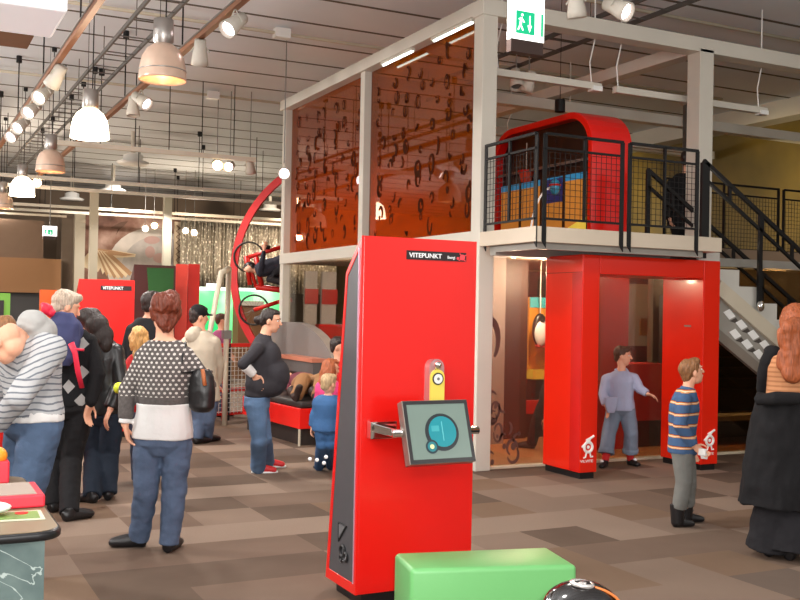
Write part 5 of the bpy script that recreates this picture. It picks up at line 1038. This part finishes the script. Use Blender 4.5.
# 11-13 children by the platform
person('child with coppery hair in a pink top behind the child in blue', 9.75, 25, dict(head=(331, 369), neck=(329, 380), hip=(327, 418), sa=(320, 386), sb=(337, 387), ea=(317, 400), wa=(320, 412, .1), eb=(340, 400), wb=(338, 410, .15), ka=(323, 443), kb=(331, 443), fa=(323, 468), fb=(331, 467)), .66, .010, (60, 10, 0), dict(m=pinkc, t0=0, off=.02), dict(m=denim_d), ('long', h_red), shoe_b, hs=.82)
def x_refs(m, c):
    for x, y in ((310, 459), (317, 460), (324, 463), (326, 457)): m.ell(dp(x, y, 8.86), .018)
    return dict(build=1)
person('small child in a blue coverall with reflective shoes beside the red kiosk', 9.05, 20, dict(head=(329, 384), neck=(328, 395), hip=(327, 428), sa=(320, 402), sb=(338, 402), ea=(314, 416), wa=(312, 427), ha=(311, 434), eb=(342, 416), wb=(341, 428), ka=(322, 444), kb=(332, 444), fa=(319, 470, -30), fb=(331, 469, 30)), .56, .008, (40, 5, 0), dict(m=bluec, t0=-.1, off=.035, sr=(.085, .075, .06), name='coverall_top'), dict(m=bluec, r=(.12, .1, .085), g=1.15, name='coverall_legs'), ('short', h_ash), shoe_b, [('reflective_patch', M('reflective_white', (250, 252, 255), .2, var=None), x_refs)], hs=.78, girth=1.1)
person('dark haired person glimpsed between the grey exhibit and the red kiosk', 10.6, 60, dict(head=(339, 347), neck=(338, 361), hip=(336, 415), sa=(326, 368), sb=(343, 368), ea=(324, 388), wa=(327, 404), eb=(346, 388), wb=(346, 404), ka=(332, 436), kb=(339, 436), fa=(332, 457), fb=(340, 456)), .82, .012, (100, 5, 0), dict(m=redc, t0=0), dict(m=denim_d), ('short', h_dk), shoe_b, hs=.9)
# 14 bike rider
def x_helm(m, c): c['he'](m, (0, -.01, .04), (.1, .12, .1)); return {}
person('rider in dark clothes and helmet on the red loop bicycle', 16.75, -90, dict(head=(249, 268), neck=(256, 271), hip=(284, 262), sa=(260, 274, -.15), sb=(258, 268, .15), ea=(262, 262, -.2), wa=(264, 250, -.15), eb=(262, 261, .2), wb=(265, 249, .15), ka=(270, 279, -.1), kb=(272, 275, .12), fa=(284, 284, -.1, tuple(-Z), tuple(R0)), fb=(286, 280, .12, tuple(-Z), tuple(R0))), .9, .014, (-90, 20, 60), dict(m=M('rider_navy', (36, 36, 48), .9), t0=0, off=.03), dict(m=M('rider_black', (30, 28, 34), .8)), ('short', h_dk), shoe_b, [('helmet', blackp, x_helm)], fz=1.9)
# 15 boy inside the gate
def x_col(m, c): q = c['P']['neck']; m.tube([q+Z*-.02+c['side']*-.05+c['fw']*.05, q+Z*.015-c['side']*.055, q+Z*.02-c['fw']*.06, q+Z*.015+c['side']*.055, q-Z*.02+c['side']*.05+c['fw']*.05], .014, 8); return dict(build=1)
def x_tail(m, c):
    q = dp(611, 405, 10.15); m.eloft([q+Z*.08, q-Z*.0, q-Z*.08], [(.07, .02), (.065, .02), (.04, .015)], R0, 14); return dict(fold=.004)
def x_sock(m, c, k):
    h_ = c['foot'][k][0]; m.tube([h_+Z*.05, h_.lerp(c['P']['k'+k], .45)], [.034, .045], 12)
    return {}
def x_rf(m, c):
    for k in 'ab':
        h_, fd, up = c['foot'][k]; m.ell(h_+fd*.03+fd.cross(Z)*(.03 if k == 'a' else -.03)-C0*.03+Z*.06, .02)
    return dict(build=1)
person('boy in a pale blue shirt and rolled jeans standing inside the red gate', 10.32, 160, dict(head=(623, 356), neck=(621, 371), hip=(621, 408), sa=(607, 380), sb=(634, 379), ea=(603, 394, -.02), wa=(606, 406, -.08), ha=(609, 415, -.08), eb=(640, 389, -.05), wb=(648, 394, -.12), hb=(656, 397, -.15), ka=(609, 432), kb=(631, 433), fa=(605, 467, -150), fb=(630, 465, 150)), .74, .007, (112, 4, 0), dict(m=shirtm, t0=-.06, off=.022, name='shirt', sr=(.082, .068, .055), sleeve=.95, fold=.008), dict(m=denim_l, r=(.115, .1, .1), len=.68, cuff=1, name='jeans', g=1.05), ('short', h_brn), shoe_b, [('collar', shirtm, x_col), ('shirt_tail', shirtm, x_tail), ('sock', redc, lambda m, c: x_sock(m, c, 'a')), ('sock', redc, lambda m, c: x_sock(m, c, 'b')), ('white_reflector', MATS['reflective_white'], x_rf), ('blue_neck_tag', denim_b, lambda m, c: m.ell(c['P']['neck']+c['fw']*.075-Z*.05, (.015, .012, .025)) and dict(build=1))], hs=.86, face=True)
# 16 boy in the striped jumper
def x_paper(m, c): q = dp(701, 451, 7.25); m.box(q, (.03, .05, .05), .4); m.box(q+V((.02, .0, -.02)), (.03, .04, .04), .9); return dict(build=1)
def x_laces(m, c):
    for k in 'ab':
        h_, fd, up = c['foot'][k]
        for z in (.05, .08, .11): m.tube([h_+fd*(.06-z*.3)+fd.cross(Z)*.03+Z*z, h_+fd*(.085-z*.35)+Z*(z+.01), h_+fd*(.06-z*.3)-fd.cross(Z)*.03+Z*z], .004, 5)
    return dict(build=1)
def x_cuffb(m, c):
    pc_, rr = c['rings'](-.1, .05, .02, 1.02); m.eloft(pc_, rr, c['side'], 20); return dict(fold=.003)
def x_boy(m, c): m.eloft([c['P']['neck']-Z*.03, c['P']['neck']+Z*.02+c['fw']*.01], [(.062, .06), (.056, .055)], c['side'], 16)
person('boy in a blue striped jumper and black boots looking up beside the gate', 7.42, 82, dict(head=(692, 372), neck=(687, 390), hip=(683, 448), mid=(683, 420), sa=(684, 400, -.125), sb=(688, 400, .125), ea=(680, 425, -.16), wa=(694, 446, -.15), ha=(702, 452, -.15), eb=(685, 425, .17), wb=(691, 446, .16), hb=(693, 454, .16), ka=(684, 482, -.06), kb=(688, 480, .07), fa=(677, 527, 75), fb=(686, 522, 85)), .75, .006, (80, -12, 0), dict(m=boy_s, t0=-.1, off=.02, name='jumper', sr=(.078, .066, .055), extra=x_boy, fold=.006), dict(m=denim_g, r=(.105, .085, .075), name='trousers', t1=.05, len=.66), ('short', h_lb), (shoe_b, .13), [('boot_laces', M('lace_grey', (70, 68, 70), .7), x_laces)], hs=.84, face=True)
pq = dp(702, 452, 7.25); pf = thing('crumpled_paper', 'white paper scrap in the hand of the boy in the striped jumper', 'paper', pq); m = MB(); m.box(pq, (.02, .06, .05), .4); m.box(pq+V((.02, 0, -.03)), (.03, .045, .04), 1.0); m.blob('paper', whitep, pf, .005, 1, .004)
# 17 woman at the right edge
def x_coat(m, c):
    q = dp(786, 400, 6.5); pts = []; rr = []
    for (x, y, ra, rb) in ((789, 396, .2, .15), (787, 420, .225, .17), (784, 445, .235, .18), (780, 475, .245, .185), (777, 506, .25, .19)): pts.append(dp(x, y, 6.5)); rr.append((ra, rb))
    m.eloft(pts, rr, R0, 28); return dict(fold=.016, sm=4)
def x_knot(m, c): m.tube([dp(757, 400, 6.42), dp(775, 398, 6.3), dp(800, 399, 6.3)], [.04, .045, .04], 10); return dict(fold=.006)
def x_lh(m, c):
    for k in range(6): m.ell(dp(795-k*.4, 330+k*8, 6.37-.004*k), (.11-.009*k, .06, .085)); m.ell(dp(781+(k % 3)*7, 338+k*7, 6.36), (.028, .03, .07))
    m.ell(dp(797, 322, 6.5), (.115, .12, .12)); return dict(fold=.02)
def x_strp(m, c): m.ell(dp(772, 352, 6.52), (.045, .07, .05)); m.tube([dp(772, 352, 6.52), dp(768, 362, 6.53), dp(765, 376, 6.56), dp(764, 388, 6.6), dp(766, 398, 6.64)], [.05, .055, .052, .048, .045], 14); return dict(fold=.008)
person('woman with long coppery hair and a black coat around her waist at the right edge', 6.52, 25, dict(head=(797, 322), neck=(796, 346), hip=(788, 428), sa=(775, 361, .0), sb=(818, 361, 0), ea=(768, 388, .12), wa=(772, 400, .3), eb=(826, 390), wb=(818, 415, .1), ka=(776, 490), kb=(796, 490), fa=(769, 556, 30), fb=(790, 560, 30)), .98, .008, (40, 5, 0), dict(m=tanm, t0=.1, off=.014, name='top', sr=(.064, .055, .048)), dict(m=M('trousers_black', (36, 35, 38), .9, spec=.2, var=(8, .2), bump=(20, .2)), r=(.115, .12, .15), name='trousers'), ('short', h_red), shoe_b, [('long_hair', h_red, x_lh), ('coat', blackc, x_coat), ('coat_knot', blackc, x_knot), ('black_shoulder_strap', blackc, x_strp)])
# 18-19 dim figures
person('dark dressed person standing on the mezzanine behind the balcony railing', 11.5, 40, dict(head=(688, 160), neck=(686, 174), hip=(682, 224), sa=(672, 184), sb=(698, 184), ea=(667, 204), wa=(670, 220, -.15), eb=(700, 204), wb=(692, 218, -.2), ka=(680, 244), kb=(688, 244), fa=(679, 252, 0, 40), fb=(688, 252, 0, 40)), .78, .011, None, dict(m=blackc, t0=-.1, off=.04, name='coat', sr=(.08, .07, .055)), dict(m=blackc), ('short', h_dk), shoe_b, hs=.9, fz=2.33)
person('person in dark trousers behind the glass, half hidden by the red gate', 11.4, -60, dict(head=(566, 334), neck=(564, 347), hip=(553, 400), sa=(556, 356, .1), sb=(572, 357, -.1), ea=(549, 378, .12), wa=(545, 395, .1), eb=(566, 380, -.12), wb=(548, 418, -.12), hb=(541, 440, -.12), ka=(538, 418, .05), kb=(560, 424, -.05), fa=(531, 449, -60), fb=(562, 451, -60)), 1.0, .011, (-70, 20, 0), dict(m=greyc, t0=0, off=.02), dict(m=blackc, r=(.095, .07, .06)), ('short', h_brn), shoe_b)
# ------------------------------------------------------------------ light
W = bpy.data.worlds.new('World'); S.world = W; W.use_nodes = True; bgn = W.node_tree.nodes['Background']; bgn.inputs[0].default_value = (1., .96, .91, 1); bgn.inputs[1].default_value = .7
def light(kind, name, loc, power, col=(1, 1, 1), size=.1, rot=None, spot=None, blend=.5):
    l = bpy.data.lights.new(name, kind); l.energy = power; l.color = col; o = bpy.data.objects.new(name, l); COL.objects.link(o); o.location = loc
    if kind == 'AREA': l.size = size
    else: l.shadow_soft_size = size
    if rot is not None: o.rotation_euler = V(rot).to_track_quat('-Z', 'Y').to_euler()
    if spot: l.spot_size = rad(spot); l.spot_blend = blend
    return o
WC = (1., .96, .915)
for p, lab, lit in LP: light('SPOT', 'pendant_light', p+Z*-.03, 260, WC, .15, (0, 0, -1), 150, .6)
for x, y in ((3.2, 6.0), (4.2, 16.5), (6.5, 19.5), (5.5, 24), (2, 25)): light('SPOT', 'hall_fill_light', (x, y, 3.9), 240, WC, .06, (0, 0, -1), 155, .6)  # extra downlights added to fill the hall, no pendant hangs here
for x, y, pw_ in ((-2.5, -2, 420), (2.5, -2, 200), (6.5, -1, 100), (-2.2, 4, 400), (-2.5, 9, 620), (-2.5, 15, 520), (-4, 22, 420), (9.5, 3.5, 110), (.2, 3.2, 120)): light('POINT', 'hall_fill_light', (x, y, 3.4), pw_, WC, .25)  # unseen fill lamps added to brighten the ceiling and front faces
for x, y in ((2, 22), (7, 26), (-3, 26)): light('POINT', 'far_hall_light', (x, y, 3.2), 150, (1, .8, .6), .06)
# added fill in the amber room and the room below, balcony spots, olive wall spots
light('SPOT', 'amber_room_fill', (8.2, 12.6, 2.45), 300, (1, .78, .52), .1, (-1, 0, -.12), 75, .9); light('SPOT', 'amber_room_fill', (8.0, 10.2, 2.45), 360, (1, .78, .52), .1, (-1, -.05, -.1), 65, .9)  # unseen spots added to make the amber panes glow from inside
light('SPOT', 'amber_wall_fill', (6.9, 11.6, 2.8), 520, (1, .8, .55), .06, (0, 1, -.35), 100, .9)  # unseen spot added to brighten the orange wall low down
light('SPOT', 'balcony_spot_light', (5.6, 7.8, 4.1), 22, (1, .9, .8), .06, (.45, .25, -.5), 90, .7)
light('POINT', 'lower_room_fill', (6.9, 9.9, 1.98), 110, (1, .86, .7), .06); light('POINT', 'lower_room_fill', (6.0, 9.2, 2.0), 60, (1, .88, .74), .06); light('POINT', 'lower_room_fill', (5.7, 11.8, 2.0), 80, (1, .86, .7), .06); light('POINT', 'lower_room_fill', (7.5, 8.66, 2.06), 11, (1, .9, .78), .02); light('POINT', 'lower_room_fill', (9.5, 8.85, 1.98), 80, (1, .8, .5), .2)  # unseen lamps added to brighten what stands behind the glass
light('SPOT', 'wall_wash_light', (11.6, 11.5, 4.0), 150, (1, .88, .55), .2, (1, .3, -.3), 110, .9); light('SPOT', 'wall_wash_light', (11.6, 16.5, 3.6), 150, (1, .85, .45), .2, (1, .2, -.1), 110, .9)
light('SPOT', 'mural_spot_light', (5.3, 25.6, 4.3), 520, (1, .9, .8), .06, (0, 1, -.28), 85, .8); light('SPOT', 'curtain_spot_light', (10.5, 25, 4.3), 900, (1, .8, .6), .2, (0, 1, -.3), 90, .8)
# flash of the camera
fo = CC+CR*.06+CU*.05
light('SPOT', 'camera_flash', fo, 600, (1, .98, .96), .03, CF, 95, .6)
S.view_settings.view_transform = 'Standard'; S.view_settings.look = 'None'; S.view_settings.gamma = 1; S.view_settings.use_curve_mapping = False; S.view_settings.exposure = 0.
S.cycles.use_denoising = True; S.cycles.max_bounces = 8; S.cycles.transparent_max_bounces = 16; S.cycles.caustics_reflective = False; S.cycles.caustics_refractive = False; S.cycles.sample_clamp_indirect = 6
bpy.data.scenes.remove(TS)
